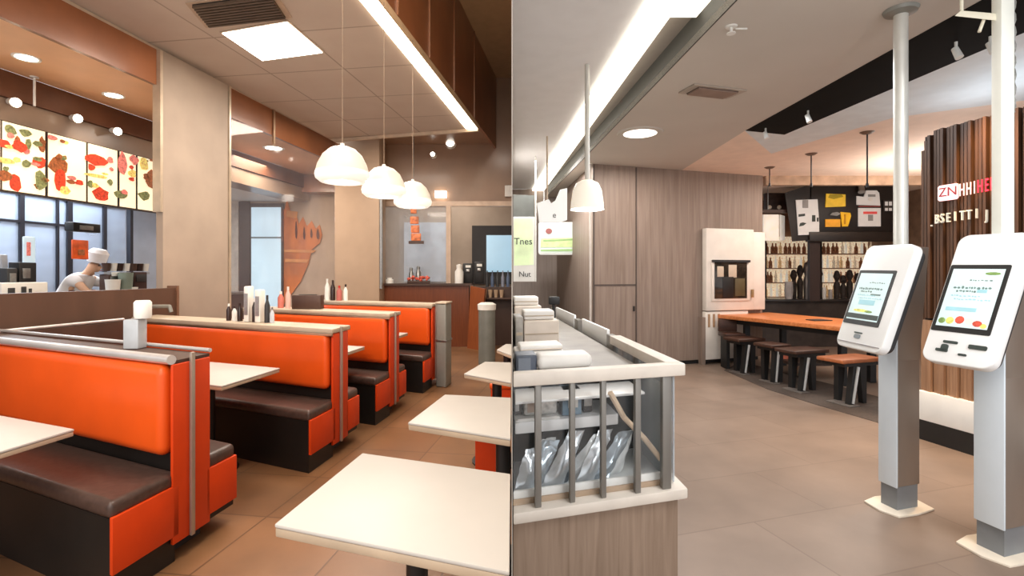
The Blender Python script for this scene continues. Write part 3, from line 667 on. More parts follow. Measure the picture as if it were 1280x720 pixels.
kbox('extractor_hood', 92, 126, 279, 290, .45, .14, black, 'black extractor hood above the orange sign', 'hood', extra=[('grille', .2, .7, .2, .7, steel)])
kbox('steel_cabinet', 0, 10, 318, None, .56, .05, steel_l, 'pale steel cabinet at the left photo edge in the kitchen', 'cabinet', extra=[('door', .1, .9, .1, .9, steel_l)])
kbox('fryer', 136, 152, 343, None, .3, .15, brown_d, 'brown fryer station right of the cook', 'fryer', extra=[('panel', .1, .9, .5, .9, steel), ('basket', .2, .8, .92, 1.1, white)])
kbox('fryer', 168, 184, 340, None, .3, .15, mat('dark maroon', rgb(58, 32, 28), .5), 'dark maroon fryer station nearest the column', 'fryer', extra=[('panel', .1, .9, .6, .9, dark)])
for k, px in enumerate((133, 141, 149, 157, 166, 174, 181)):
    q = onM(px, .42); z = zat(339, q.y)
    obj('kitchen_cup', MB().lathe(0, [(0, 0), (.04, 0), (.055, .11), (0, .11)], 12, Matrix.Translation((q.x, q.y, z))), (brown_d, white, drk, white, brown_d, drk, white)[k], label='%s cup, number %s along the kitchen shelf from the cook' % (('brown', 'white', 'black', 'white', 'brown', 'black', 'white')[k], ('one', 'two', 'three', 'four', 'five', 'six', 'seven')[k]), cat='cup', group='cups on the kitchen shelf')
a, b = onM(130, .36), onM(187, .36)
obj('kitchen_shelf', MB().prism([(a.x, a.y), (b.x, b.y), (b.x - .14, b.y + .02), (a.x - .14, a.y + .02)], zat(339, 7) - .04, zat(339, 7.05) - .012), steel_l, label='narrow steel shelf of cups right of the cook', cat='shelf')
for k, (px, h, mm, lb) in enumerate(((141, .25, white, 'white'), (157, .34, mat('grey green', rgb(120, 134, 124), .5), 'grey green'), (163, .14, white, 'low white'))):
    q = onM(px, .2)
    obj('food_tub', MB().lathe(0, [(0, 0), (.07, 0), (.085, h * .8), (.09, h), (0, h)], 14, Matrix.Translation((q.x, q.y, 1.172))), mm, label='%s tub on the kitchen counter right of the cook' % lb, cat='tub')

# ---- the cook
def skin_body(name, verts, edges, radii, m, parent, sub=2, **k):
    me = bpy.data.meshes.new('sk'); me.from_pydata([Vector(v) for v in verts], edges, []); me.update()
    ob = bpy.data.objects.new('sk', me); COL.objects.link(ob)
    md = ob.modifiers.new('s', 'SKIN'); md.use_smooth_shade = True
    for i, r in enumerate(radii): 
        sv = me.skin_vertices[0].data[i]; sv.radius = r if isinstance(r, tuple) else (r, r); sv.use_root = (i == 0)
    ss = ob.modifiers.new('d', 'SUBSURF'); ss.levels = sub; ss.render_levels = sub
    bpy.context.view_layer.update()
    dg = bpy.context.evaluated_depsgraph_get(); m2 = bpy.data.meshes.new_from_object(ob.evaluated_get(dg))
    mb = MB(); mb.bm.from_mesh(m2); bpy.data.meshes.remove(m2); bpy.data.objects.remove(ob)
    return mb
q = onM(88, .95)
ck = thing('person', 'cook in white cap, white shirt and maroon apron bending over the kitchen counter', 'person', (q.x, q.y, 0))
X = Vector((.1484, 1, 0)).normalized(); R_ = Vector((.989, -.147, 0))       # along the counter, towards the hall
def bp(a, f, z): return q + X * a + R_ * f + Vector((0, 0, z))
V = [bp(-.12, 0, .96), bp(-.06, .06, 1.2), bp(.02, .16, 1.4), bp(.05, .21, 1.50), bp(.09, .27, 1.56), bp(.1, .30, 1.66),
     bp(-.16, .24, 1.42), bp(-.12, .42, 1.24), bp(.06, .52, 1.24),
     bp(.2, .14, 1.42), bp(.32, .32, 1.30), bp(.52, .42, 1.34),
     bp(-.2, 0, .9), bp(-.2, .04, .48), bp(-.2, 0, .06), bp(-.02, 0, .9), bp(-.02, .04, .48), bp(-.02, 0, .06), bp(-.2, .12, .03), bp(-.02, .12, .03)]
E_ = [(0, 1), (1, 2), (2, 3), (3, 4), (4, 5), (2, 6), (6, 7), (7, 8), (2, 9), (9, 10), (10, 11), (0, 12), (12, 13), (13, 14), (0, 15), (15, 16), (16, 17), (14, 18), (17, 19)]
Rr = [.15, .15, .16, .06, .085, .09, .062, .045, .035, .062, .045, .035, .095, .062, .045, .095, .062, .045, .045, .045]
skin_m = mat('skin', rgb(206, 160, 128), .55, var=.04)
obj('body', skin_body('b', V, E_, Rr, skin_m, ck), skin_m, ck)
VS = [V[0] + Vector((0, 0, -.02)), V[1], V[2], V[6], (V[6] + V[7]) / 2, V[9], V[10] * .6 + V[9] * .4, V[3] * .8 + V[2] * .2]
obj('shirt', skin_body('s', VS, [(0, 1), (1, 2), (2, 3), (3, 4), (2, 5), (5, 6), (2, 7)], [.185, .185, .19, .085, .07, .085, .07, .085], white, ck), mat('white cotton', rgb(228, 224, 222), .8, var=.03, scale=10, bump=.1), ck)
ap = MB(); ap.prism([tuple((q + X * a + R_ * f)[:2]) for a, f in ((-.2, .2), (.14, .2), (.16, .23), (-.22, .23))], .6, 1.28, .01)
obj('apron', ap, mat('maroon cloth', rgb(92, 48, 44), .8), ck)
hd = bp(.1, .31, 1.69)
obj('cap', MB().lathe(0, [(.108, -.03), (.112, .04), (.12, .1), (.08, .15), (0, .16)], 20, Matrix.Translation(hd) @ Matrix.Rotation(.25, 4, 'Y')), MATS['white cotton'], ck)
fc = bp(.1, .30, 1.615); fd = (R_ * .9 + Vector((0, 0, -.35))).normalized()
obj('nose', MB().ball(fc + fd * .1 + Vector((0, 0, .0)), .014, n=6), skin_m, ck)
for s in (-1, 1): obj('eye', MB().ball(fc + fd * .085 + X * .034 * s + Vector((0, 0, .03)), .011, n=6), dark, ck)
obj('mouth', MB().ball(fc + fd * .085 + Vector((0, 0, -.045)), .02, .02, .006, n=6), mat('lip', rgb(160, 92, 80), .5), ck)
obj('trousers', skin_body('t', [V[0] + Vector((0, 0, -.02)), V[12], V[13], V[14] + Vector((0, 0, .04)), V[15], V[16], V[17] + Vector((0, 0, .04))], [(0, 1), (1, 2), (2, 3), (0, 4), (4, 5), (5, 6)], [.17, .11, .08, .065, .11, .08, .065], dark, ck), dark, ck)
def hand(c, d, up, s=1.0):
    """palm with five short skinned fingers"""
    d = d.normalized(); side = d.cross(up).normalized()
    vs, es, rs = [c, c + d * .05], [(0, 1)], [.026, .03]
    for k in range(4):
        o = side * (k - 1.5) * .018; L = (.055, .065, .062, .048)[k]; n = len(vs)
        vs += [c + d * .065 + o, c + d * (.065 + L * .55) + o - up * .008, c + d * (.065 + L) + o - up * .026]; es += [(1, n), (n, n + 1), (n + 1, n + 2)]; rs += [.010, .009, .008]
    n = len(vs); vs += [c + d * .03 + side * .035, c + d * .06 + side * .052 - up * .012]; es += [(0, n), (n, n + 1)]; rs += [.012, .009]
    return skin_body('h', vs, es, rs, skin_m, ck, 1)
obj('hand', hand(V[8], V[8] - V[7], Vector((0, 0, 1))), skin_m, ck)
obj('hand', hand(V[11], V[11] - V[10], Vector((0, 0, 1))), skin_m, ck)
# ================================================================== RIGHT HALL (kiosks)
E1 = (-.0625, 1.0); E2R = (.955, .2966)
ZR, ZS = 3.2, 3.38                                  # right ceiling, service side ceiling
greyw = wood('grey wood', rgb(152, 134, 122), rgb(132, 114, 102), .5, 2.2, (9, 9, .5))
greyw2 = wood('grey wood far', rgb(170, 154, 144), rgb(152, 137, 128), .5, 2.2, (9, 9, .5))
floorR = MB().prism([(.0015, -1.2), (9, -1.2), (9, 15), (.0015, 15)], -.1, 0)
struct('floor', floorR, tiles('right floor tile', rgb(138, 119, 105), rgb(130, 111, 97), rgb(122, 103, 90), 1.15, math.radians(-17), .42, .55, .006, .5, noise_amt=.35, bump=.05), origin=(0, 0, 0))
# ceilings
bl = [onz(920, 0, ZR), onz(738, 189, ZR)]
dBm = ((bl[1].x - bl[0].x) / (bl[1].y - bl[0].y), 1)
b_n, b_f = aline(bl[0], dBm, -1.2), aline(bl[0], dBm, 13)
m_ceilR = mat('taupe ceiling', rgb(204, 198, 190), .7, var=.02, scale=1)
SL = ((onz(950, 160, ZR)).xy, (onz(1194, 26, ZR)).xy); dSl = ((SL[1].x - SL[0].x) / (SL[1].y - SL[0].y), 1)
SR = ((onz(980.6, 168, ZR)).xy, (onz(1244, 55.6, ZR)).xy); dSr = ((SR[1].x - SR[0].x) / (SR[1].y - SR[0].y), 1)
s_n, s_f = aline(SL[0], dSl, -1.2), aline(SL[0], dSl, 13); s_t = tuple(onz(932, 163, ZR).xy)
r_n, r_t = aline(SR[0], dSr, -1.2), tuple(SR[0])
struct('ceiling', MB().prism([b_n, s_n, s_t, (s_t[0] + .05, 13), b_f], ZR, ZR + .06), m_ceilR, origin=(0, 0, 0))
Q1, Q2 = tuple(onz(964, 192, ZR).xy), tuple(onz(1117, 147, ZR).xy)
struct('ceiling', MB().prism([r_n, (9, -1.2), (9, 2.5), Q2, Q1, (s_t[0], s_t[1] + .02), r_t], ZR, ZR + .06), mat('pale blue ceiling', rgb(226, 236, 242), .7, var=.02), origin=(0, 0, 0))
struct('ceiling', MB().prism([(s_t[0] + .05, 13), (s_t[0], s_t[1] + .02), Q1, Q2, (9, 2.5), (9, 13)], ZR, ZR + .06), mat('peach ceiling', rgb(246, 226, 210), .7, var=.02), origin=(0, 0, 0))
bk = thing('black_ceiling_track', 'long black ceiling panel with tiny white lights above the kiosks', 'ceiling panel', (3.2, 3.5, ZR))
obj('panel', MB().prism([s_n, r_n, r_t, s_t], ZR - .004, ZR + .05), mat('matt black', rgb(16, 16, 15), .8, var=.05, spec=.1), bk)
for i, (px, py) in enumerate(((957, 160), (1010, 138), (1195, 52), (1238, 45))):
    c = onz(px, py, ZR - .002); lb = ['at its far tip', 'second from its far tip', 'left of the white bracket', 'beside the white kiosk pole'][i]
    t = thing('track_light', 'tiny white spotlight on the black ceiling panel, ' + lb, 'spotlight', c, 'tiny spotlights on the black ceiling panel')
    obj('stem', MB().cyl(c, c + Vector((0, 0, -.05)), .01, None, 8), white, t)
    obj('head', MB().cyl(c + Vector((-.01, 0, -.05)), c + Vector((.0, -.03, -.13)), .022, .026, 14), white, t)
# service ceiling, strip, dark step
ZL = ZS - .04
st0, st1 = onz(814.7, 0, ZL), onz(689.7, 200, ZL); dA = ((st1.x - st0.x) / (st1.y - st0.y), 1)
sr0, sr1 = onz(837, 22, ZL), onz(707.8, 200, ZL); dB_ = ((sr1.x - sr0.x) / (sr1.y - sr0.y), 1)
YE = 11.4
struct('ceiling', MB().prism([(.0015, -1.2), aline(st0, dA, -1.2), aline(st0, dA, YE), (.0015, YE)], ZS, ZS + .06), mat('pale grey ceiling', rgb(240, 241, 244), .7, var=.01), origin=(0, 0, 0))
struct('ceiling', MB().prism([aline(st0, dA, -1.2), b_n, b_f, (b_f[0] - .3, YE + .6), aline(st0, dA, YE)], ZS + .03, ZS + .08), mat('greige soffit', rgb(150, 142, 134), .7, var=.02), origin=(0, 0, 0))
struct('wall_step', MB().prism([b_n, b_f, (b_f[0] + .01, b_f[1]), (b_n[0] + .01, b_n[1])], ZR - .001, ZS + .03), mat('dark step', rgb(46, 45, 41), .6))
t = thing('strip_light', 'long glowing light strip receding over the display counter', 'strip light', aline(st0, dA, 5) + (ZS,))
m_stripR = mat('cool strip glow', rgb(255, 248, 234), .5, var=0, emit=3.4, ecol=rgb(255, 246, 226))
obj('diffuser', MB().prism([aline(st0, dA, 1.6), aline(sr0, dB_, 1.6), aline(sr0, dB_, YE), aline(st0, dA, YE)], ZL, ZS + .028), m_stripR, t)
p0 = onz(838, 22, ZL); p1 = onz(870, 22, ZL)
t = thing('panel_light', 'short bright light panel joining the strip at the top of the photo', 'ceiling light', (p0.x + .2, 2.6, ZS))
obj('diffuser', MB().prism([(p0.x, p0.y), (p1.x, p1.y), aline(p1, dBm, 1.6), aline(p0, dB_, 1.6)], ZL + .002, ZS + .028), m_stripR, t)
# vent, recessed light, sprinkler
v = [onz(848, 115, ZR), onz(868, 104, ZR), onz(934, 112, ZR), onz(908, 122, ZR)]; vc = sum(v, Vector()) / 4
t = thing('ceiling_vent', 'small rectangular air vent in the taupe ceiling', 'vent', vc)
obj('frame', MB().prism([q[:2] for q in v], ZR - .015, ZR - .001), mat('vent pale', rgb(176, 164, 152), .5), t)
obj('backing', MB().prism([(vc + (q - vc) * .76)[:2] for q in v], ZR - .02, ZR - .014), mat('vent brown', rgb(66, 50, 44), .6), t)
for k in range(5):
    f = (k + .5) / 5; a = vc + (v[1].lerp(v[0], f) - vc) * .74; b = vc + (v[2].lerp(v[3], f) - vc) * .74
    obj('slat', MB().prism(edge(a, b, .018, 0, 0), ZR - .032, ZR - .02), mat('vent slat brown', rgb(142, 120, 108), .5), t)
c = onz(800, 166, ZR)
t = thing('downlight', 'bright recessed light near the beam, in front of the grey wood wall', 'ceiling light', c)
obj('lens', MB().cyl(c + Vector((0, 0, -.012)), c, .21, .21, 24), mat('soft lamp glow', rgb(255, 246, 236), .5, var=0, emit=2.4, ecol=rgb(255, 244, 230)), t)
obj('trim_ring', MB().lathe(0, [(.2, -.012), (.27, -.016), (.28, 0)], 24, Matrix.Translation(c)), m_ceilR, t)
c = onz(914, 33, ZR) + Vector((0, 0, .004))
t = thing('sprinkler', 'small white sprinkler head on the taupe ceiling', 'sprinkler', c)
obj('plate', MB().cyl(c + Vector((0, 0, -.012)), c, .035, .045, 16), white, t)
obj('stem', MB().cyl(c + Vector((0, 0, -.05)), c + Vector((0, 0, -.012)), .01, .01, 8).cyl(c + Vector((0, 0, -.055)), c + Vector((0, 0, -.05)), .03, .03, 12), white, t)
obj('arm', MB().cyl(c + Vector((.03, 0, -.02)), c + Vector((.11, 0, -.02)), .006, .006, 8), white, t)

# ---- grey wood wall block
W0 = (3.09, 8.5)
wa, wb_ = hit(741, W0, E2R), hit(953, W0, E2R)
far_l = (1.0, 11.4)
struct('wall_wood', MB().prism([wa, wb_, (wb_[0] - .3, wb_[1] + 1.2), (wa[0] + .4, 11.6), far_l], .07, ZR - .002), greyw, smooth=False)
struct('baseboard_wood', MB().prism([(wa[0] + .03, wa[1] + .06), (wb_[0] - .05, wb_[1] + .06), (wb_[0] - .35, wb_[1] + 1.1), (wa[0] + .3, 11.5)], 0, .07), dark)
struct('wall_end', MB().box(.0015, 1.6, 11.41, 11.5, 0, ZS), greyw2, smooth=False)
FWd = Fr(wa, (.2966, -.955), E2R)                   # s towards the hall, t along the wall to the right
def wt(px): q = hit(px, W0, E2R); return (q[0] - wa[0]) / E2R[0]
seam = mat('seam dark', rgb(82, 70, 64), .6)
for i, px in enumerate((742, 795)): struct('trim_%d' % (20 + i), MB().hexa(FWd, 0, .012, wt(px) - .008, wt(px) + .012, .07, ZR - .01), seam)
zz = zat(356, hit(768, W0, E2R)[1]); struct('trim_22', MB().hexa(FWd, 0, .01, wt(743), wt(794), zz - .012, zz + .008), seam)
dr = struct('door_1', MB().hexa(FWd, 0, .006, wt(744), wt(793), .1, zz - .03), greyw)
obj('latch', MB().hexa(FWd, .006, .03, wt(791), wt(792.5), zz - .42, zz - .34), black, dr)
cpo = (wa[0] - .04, wa[1] - .02)
obj('corner_pole', MB().cyl((cpo[0], cpo[1], 0), (cpo[0], cpo[1], ZS), .018, .018, 10), mat('pale pole', rgb(206, 196, 188), .4), label='thin pale pole running down the corner of the grey wood wall', cat='pole')

# oven alcove unit
ow = thing('wall_oven', 'cream wall unit with dark oven window at the right end of the wood wall', 'oven', FWd.p(.06, wt(915)))
o0, o1, om = wt(877), wt(951), wt(936); Yo = hit(905, W0, E2R)[1]
creamp = mat('cream enamel', rgb(232, 224, 214), .4, var=.02)
def zo(py, px=905): return zat(py, hit(px, W0, E2R)[1] - .1)
obj('cabinet', MB().hexa(FWd, .01, .12, o0, om, zo(388), zo(286), .012), creamp, ow)
obj('side_panel', MB().hexa(FWd, .01, .10, om + .01, o1, zo(388), zo(289), .012), creamp, ow)
obj('door_frame', MB().hexa(FWd, .12, .14, wt(883), wt(930), zo(376), zo(325), .006), creamp, ow)
wn = obj('window', MB().hexa(FWd, .14, .147, wt(886), wt(926), zo(373), zo(328), .004), mat('oven glass', rgb(46, 40, 34), .08, var=.3, scale=5), ow)
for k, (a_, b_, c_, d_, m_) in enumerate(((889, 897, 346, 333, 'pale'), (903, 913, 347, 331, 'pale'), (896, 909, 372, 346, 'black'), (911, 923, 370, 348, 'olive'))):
    obj('glass_reflection', MB().hexa(FWd, .147, .150 + .001 * k, wt(a_), wt(b_), zo(c_), zo(d_), .002), {'pale': mat('reflection pale', rgb(206, 190, 170), .5), 'black': black, 'olive': mat('reflection olive', rgb(90, 78, 50), .5)}[m_], wn)  # coloured patches on the glass stand for its reflections
obj('hood', MB().hexa(FWd, .13, .17, wt(883), wt(929), zo(328), zo(325)), dark, ow)
obj('handle', MB().hexa(FWd, .12, .16, wt(932), wt(934), zo(372), zo(362), .004), mat('brass', rgb(180, 150, 110), .4, .5), ow)
lw = thing('base_cabinet', 'cream base cabinet with slatted front below the wall oven', 'cabinet', FWd.p(.05, wt(905)))
obj('body', MB().hexa(FWd, .01, .10, o0, wt(930), 0.08, zo(389) , .01), creamp, lw)
for k in range(3): obj('slat', MB().hexa(FWd, .10, .115, wt(880 + k * 6), wt(882 + k * 6), zo(408), zo(392)), mat('slat tan', rgb(176, 140, 108), .5), lw)
obj('leg', MB().hexa(FWd, .0, .1, wt(873), wt(877), 0, .78), greyw, lw)

# ---- things hung on the service side
c = at(734, 262, 4.6); 
t = thing('pendant_lamp', 'cream bell pendant lamp on a rod below the right light strip', 'lamp', c)
m_bell = mat('cream lamp shade', rgb(240, 234, 222), .4, var=.01, emit=.35, ecol=rgb(255, 244, 226))
obj('shade', MB().lathe(0, [(0, .26), (.05, .262), (.1, .235), (.13, .17), (.146, .06), (.15, 0), (.135, 0.005), (.1, .1), (0, .18)], 28, Matrix.Translation(c)), m_bell, t)
obj('rod', MB().cyl(c + Vector((0, 0, .255)), (c.x, c.y, ZS - .001), .022, .022, 12), mat('pale rod', rgb(206, 204, 198), .35), t)
Yt = 7.0
MT = Matrix(((1, 0, 0, 0), (0, 0, -1, Yt), (0, 1, 0, 0), (0, 0, 0, 1)))
t = thing('tag_sign', 'white bag-shaped sign with a small dark mark hanging under the light strip', 'sign', at(690, 278, Yt))
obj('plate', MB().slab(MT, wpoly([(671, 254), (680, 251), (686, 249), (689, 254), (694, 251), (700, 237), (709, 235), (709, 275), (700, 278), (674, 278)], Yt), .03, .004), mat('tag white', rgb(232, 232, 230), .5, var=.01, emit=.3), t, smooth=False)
MTt = Matrix.Translation(at(693, 269, Yt - .008)) @ Matrix.Rotation(PI / 2, 4, 'X')
obj('mark', MB().text('e', .11, MTt), mat('mark grey', rgb(92, 86, 84), .5), t, smooth=False)
obj('hanger', MB().cyl(at(684, 251, Yt + .015), (ray(684) * Yt, Yt + .015, ZS + .02), .012, .012, 8), mat('hanger beige', rgb(190, 170, 150), .4), t)
Ym = 9.6
MM_ = lambda Y: Matrix(((1, 0, 0, 0), (0, 0, -1, Y), (0, 1, 0, 0), (0, 0, 0, 1)))
t = thing('menu_screen', 'wide pale menu screen with green lines below the bag-shaped sign', 'screen', at(702, 318, Ym))
cc = at(702, 298, Ym); w_, h_ = 58 * Ym / 640, 41 * Ym / 640
obj('frame', MB().slab(MM_(Ym) @ Matrix.Translation((cc.x, cc.z, 0)), rrect(w_, h_, .05), .05, .006), white, t)
obj('display', MB().slab(MM_(Ym - .006) @ Matrix.Translation((cc.x, cc.z, 0)), rrect(w_ - .07, h_ - .07, .03), .006), mat('pale screen glow', rgb(206, 216, 204), .4, var=.03, scale=2, emit=.15), t)
grn = mat('lime print', rgb(196, 216, 150), .5, var=.1, scale=8, emit=.15); dgr = mat('green text', rgb(146, 178, 116), .5, emit=.2)
for y0, y1, m_ in ((298, 309, grn), (312, 314, dgr)): obj('band', MB().slab(MM_(Ym - .014), wpoly([(676, y0), (728, y0 - 1), (728, y1), (676, y1)], Ym), .004), m_, t, smooth=False)
obj('line', MB().slab(MM_(Ym - .02), wpoly([(679, 300), (722, 298), (722, 300), (679, 302)], Ym), .004), dgr, t, smooth=False)
obj('badge', MB().slab(MM_(Ym - .02), wpoly(oval(8, 7, 14, 686, 289), Ym), .004), mat('maroon print', rgb(150, 84, 78), .5), t, smooth=False)
for px in (680, 724): obj('hanger', MB().cyl(at(px, 278, Ym + .03), (ray(px) * Ym, Ym + .03, ZS), .008, .008, 6), steel, t)
Yp = 8.2
t = thing('poster', 'tall green and white poster panel with small black lettering beside the dividing wall', 'poster', at(656, 352, Yp))
obj('panel', MB().slab(MM_(Yp), wpoly([(641.5, 352), (668.5, 352), (668.5, 271), (641.5, 271)], Yp), .03, .003), white, t, smooth=False)
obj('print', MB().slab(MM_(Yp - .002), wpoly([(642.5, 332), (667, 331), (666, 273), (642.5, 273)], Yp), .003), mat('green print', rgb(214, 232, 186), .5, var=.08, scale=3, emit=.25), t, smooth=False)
obj('lettering', MB().text('Tnes', .15, Matrix.Translation(at(654, 302, Yp - .012)) @ Matrix.Rotation(PI / 2, 4, 'X')), black, t, smooth=False)
obj('lettering', MB().text('Nut', .12, Matrix.Translation(at(656, 343, Yp - .012)) @ Matrix.Rotation(PI / 2, 4, 'X')), dark, t, smooth=False)
obj('header', MB().slab(MM_(Yp + .01), wpoly([(641.5, 271), (668, 271), (668, 244), (641.5, 243)], Yp), .02), mat('header grey', rgb(104, 106, 102), .5, var=.05), t, smooth=False)
obj('side_rod', MB().cyl(at(669.5, 352, Yp), (ray(669.5) * Yp, Yp, ZS), .012, .012, 8), white, t)

# ---- display counter
C = (.82, 2.457); FC = Fr(C, E1, (-E2R[0], -E2R[1])); LN = lambda s: (.815 - .0625 * s) / E2R[0]; LN1 = lambda s: LN(s) - .01; LS = 5.6
dc = thing('display_counter', 'grey wood display counter with pale rail, metal posts and glass front', 'counter', FC.p(.4, .4))
postm = mat('grey post metal', rgb(128, 124, 118), .42, .35, var=.05, stretch=(1, 1, .1), scale=20)
railm = mat('pale wood rail', rgb(214, 204, 192), .5, var=.03, scale=8)
obj('base', MB().hexa(FC, .02, LS, .02, LN, .0, .425), wood('counter wood', rgb(152, 130, 112), rgb(128, 107, 90), .5, 2.4, (12, 12, .7)), dc, smooth=False)
obj('ledge', MB().hexa(FC, -.02, LS, -.02, LN, .425, .475, .008), railm, dc)
obj('rail', MB().hexa(FC, -.012, .055, -.01, LN, 1.012, 1.07, .006), railm, dc)
obj('rail', MB().hexa(FC, .055, 1.12, -.01, .075, 1.012, 1.07, .006), railm, dc)
def tfor(px): q = hit(px, C, E2R); return (C[0] - q[0]) / E2R[0]
for px, w in ((834, .048), (798, .03), (755, .026), (716, .026), (673, .03)):
    tt = tfor(px); obj('post', MB().hexa(FC, .0, .04, tt - w / 2, tt + w / 2, .475, 1.012, .004), postm, dc)
for s in (.62, 1.12, 2.4, 4.05): obj('post', MB().hexa(FC, s, s + .04 if s < 1 else s + .18, .0, .05, .475, 1.06, .004), postm, dc)
obj('front_glass', MB().hexa(FC, .045, .051, .03, LN, .48, 1.01), glass('case glass', rgb(210, 220, 226), .03), dc)
obj('side_glass', MB().hexa(FC, .06, 1.12, .02, .028, .48, 1.01), glass('case side glass', rgb(196, 206, 214), .5), dc)
frost = mat('frosted strip', rgb(248, 250, 250), .4, var=.01); gpan = mat('grey screen panel', rgb(186, 190, 190), .35, var=.03)
def sfr(px): return hit(px, C, E1)[1] - C[1]
for a, b in ((762, 730), (720, 697)):
    s0, s1 = sfr(a), sfr(b)
    obj('screen_panel', MB().hexa(FC, s0, s1, .0, .02, .6, .955), gpan, dc)
    obj('screen_strip', MB().hexa(FC, s0, s1, -.002, .022, .955, 1.08, .004), frost, dc)
obj('counter_top', MB().hexa(FC, .34, LS - .1, .09, LN, .96, .985, .004), mat('counter slate', rgb(146, 140, 134), .5), dc)
obj('top_shelf', MB().hexa(FC, .10, .36, .17, LN1, .908, .920, .004), white_gl, dc)
obj('mid_shelf', MB().hexa(FC, .22, .52, .28, LN1, .735, .79, .006), white_gl, dc)
obj('back_panel', MB().hexa(FC, .53, .56, .06, LN, .475, .955), mat('case back', rgb(14, 14, 15), .6, var=.3, scale=6, spec=.1), dc)
obj('inner_side', MB().hexa(FC, .10, .5, .06, .075, .475, .95), mat('pale inner side', rgb(176, 182, 184), .5, var=.08, scale=3), dc)
obj('floor_tray', MB().hexa(FC, .07, .5, .07, LN, .478, .505, .01), mat('pale tray', rgb(206, 210, 210), .4, var=.03), dc)
obj('tray_lip', MB().hexa(FC, .062, .08, .08, LN, .478, .535, .008), mat('tray lip', rgb(224, 224, 220), .4), dc)
obj('shelf_edge_wood', MB().hexa(FC, .052, .062, .05, LN, .476, .50), mat('tan batten', rgb(170, 142, 112), .5), dc)
obj('brace', MB().tube([FC.p(.1, .36, .93), FC.p(.12, .28, .80), FC.p(.14, .16, .68), FC.p(.14, .06, .56)], .014), mat('pale wood brace', rgb(224, 200, 172), .5), dc)
# packets in the case
def packet(px, s, h, w, lean, seed, m, label, twist=0):
    rr = random.Random(seed); tt = tfor(px) + .02
    bm = bmesh.new(); NX, NY = 6, 9; vs = {}
    for side in (0, 1):
        for i in range(NX + 1):
            for j in range(NY + 1):
                u, v = i / NX - .5, j / NY
                bulge = .028 * math.sin(PI * i / NX) * math.sin(PI * min(1, v * 1.15)) + rr.uniform(-.006, .006)
                ww = w * (1 - .25 * v)
                x = u * ww + lean * h * v + rr.uniform(-.004, .004); y = (bulge if side else -bulge) + .05 * v
                if i in (0, NX) or j in (0, NY):
                    if side: vs[side, i, j] = vs[0, i, j]; continue
                vs[side, i, j] = bm.verts.new((x, y, v * h))
    for side in (0, 1):
        for i in range(NX):
            for j in range(NY):
                q = [vs[side, i, j], vs[side, i + 1, j], vs[side, i + 1, j + 1], vs[side, i, j + 1]]
                try: bm.faces.new(q if side == 0 else q[::-1])
                except ValueError: pass
    bmesh.ops.recalc_face_normals(bm, faces=bm.faces)
    mb = MB(); P = FC.p(s, tt, .507); bm.transform(Matrix.Translation(P) @ Matrix.Rotation(math.atan2(E2R[1], E2R[0]) + twist, 4, 'Z')); merge(mb.bm, bm)
    return obj('plastic_packet', mb, m, label=label, cat='packet', group='packets standing in the display case')
film = [mat('silver film', rgb(200, 206, 210), .18, .55, var=.12, scale=14), mat('grey film', rgb(158, 170, 178), .2, .5, var=.15, scale=14), mat('clear white film', rgb(218, 222, 222), .22, .15, var=.08, scale=14), mat('dark silver film', rgb(110, 120, 128), .2, .6, var=.2, scale=14)]
names = ['silver packet at the left end of the display case, next to the dividing wall', 'grey packet, second from the left in the display case', 'white packet, third from the left in the display case', 'tall silver packet, fourth from the left in the display case', 'dark silver packet, fifth from the left in the display case', 'white packet near the middle post of the display case', 'silver packet right of the middle post in the display case', 'grey packet, second from the right in the display case', 'white packet at the right end of the display case']
for k, px in enumerate((664, 674, 686, 699, 712, 728, 742, 762, 782)):
    packet(px, .12 + .025 * (k % 3), (.17, .2, .19, .24, .2, .2, .22, .2, .18)[k], .11, (.4, .5, .45, .6, .7, .8, .7, .9, .8)[k], 11 + k, film[(0, 1, 2, 0, 3, 2, 0, 1, 2)[k]], names[k], (.1, -.2, .2, -.1, .3, -.2, .1, 0, .2)[k])
def tbox(name, px0, px1, s0, s1, z0, z1, m, label, cat, bev=.008, parts=None, fr=FC):
    q = fr.P
    P = fr.p(s0, 0); a, b = hit(px0, P, E2R), hit(px1, P, E2R)
    t0, t1 = (P[0] - a[0]) / E2R[0], (P[0] - b[0]) / E2R[0]
    t0 = min(t0, LN(s1))
    o = thing(name, label, cat, fr.p((s0 + s1) / 2, (t0 + t1) / 2, z0))
    obj('body', MB().hexa(fr, s0, s1, t1, t0, z0, z1, bev, 3), m, o)
    for nm, f0, f1, g0, g1, mm in (parts or []):
        tt0, tt1 = t0 + (t1 - t0) * f0, t0 + (t1 - t0) * f1
        obj(nm, MB().hexa(fr, s0 - .006, s0 + .001, tt1, tt0, z0 + (z1 - z0) * g0, z0 + (z1 - z0) * g1), mm, o)
    return o
papr = mat('white paper', rgb(228, 228, 224), .7, var=.03, scale=12, bump=.1)
tbox('paper_stack', 642, 700, .225, .4, .79, .80, papr, 'flat white paper stack on the shelf inside the display case', 'paper', .003, [('sheet', .05, .95, 1.0, 1.6, papr)])
tbox('wrapped_bundle', 655, 697, .26, .42, .803, .91, mat('crinkled wrap', rgb(204, 202, 198), .3, .2, var=.2, scale=30, bump=.4), 'crinkled pale wrapped bundle on the upper shelf of the display case', 'bundle', .02, [('label_strip', .1, .3, .2, .8, mat('tan strip', rgb(170, 150, 136), .5))])
tbox('carton', 703, 727, .26, .38, .792, .92, mat('blue grey carton', rgb(120, 144, 162), .4, var=.2, scale=10), 'small blue grey carton on the upper shelf of the display case', 'carton', .006, [('face', .3, .8, .3, .9, white)])
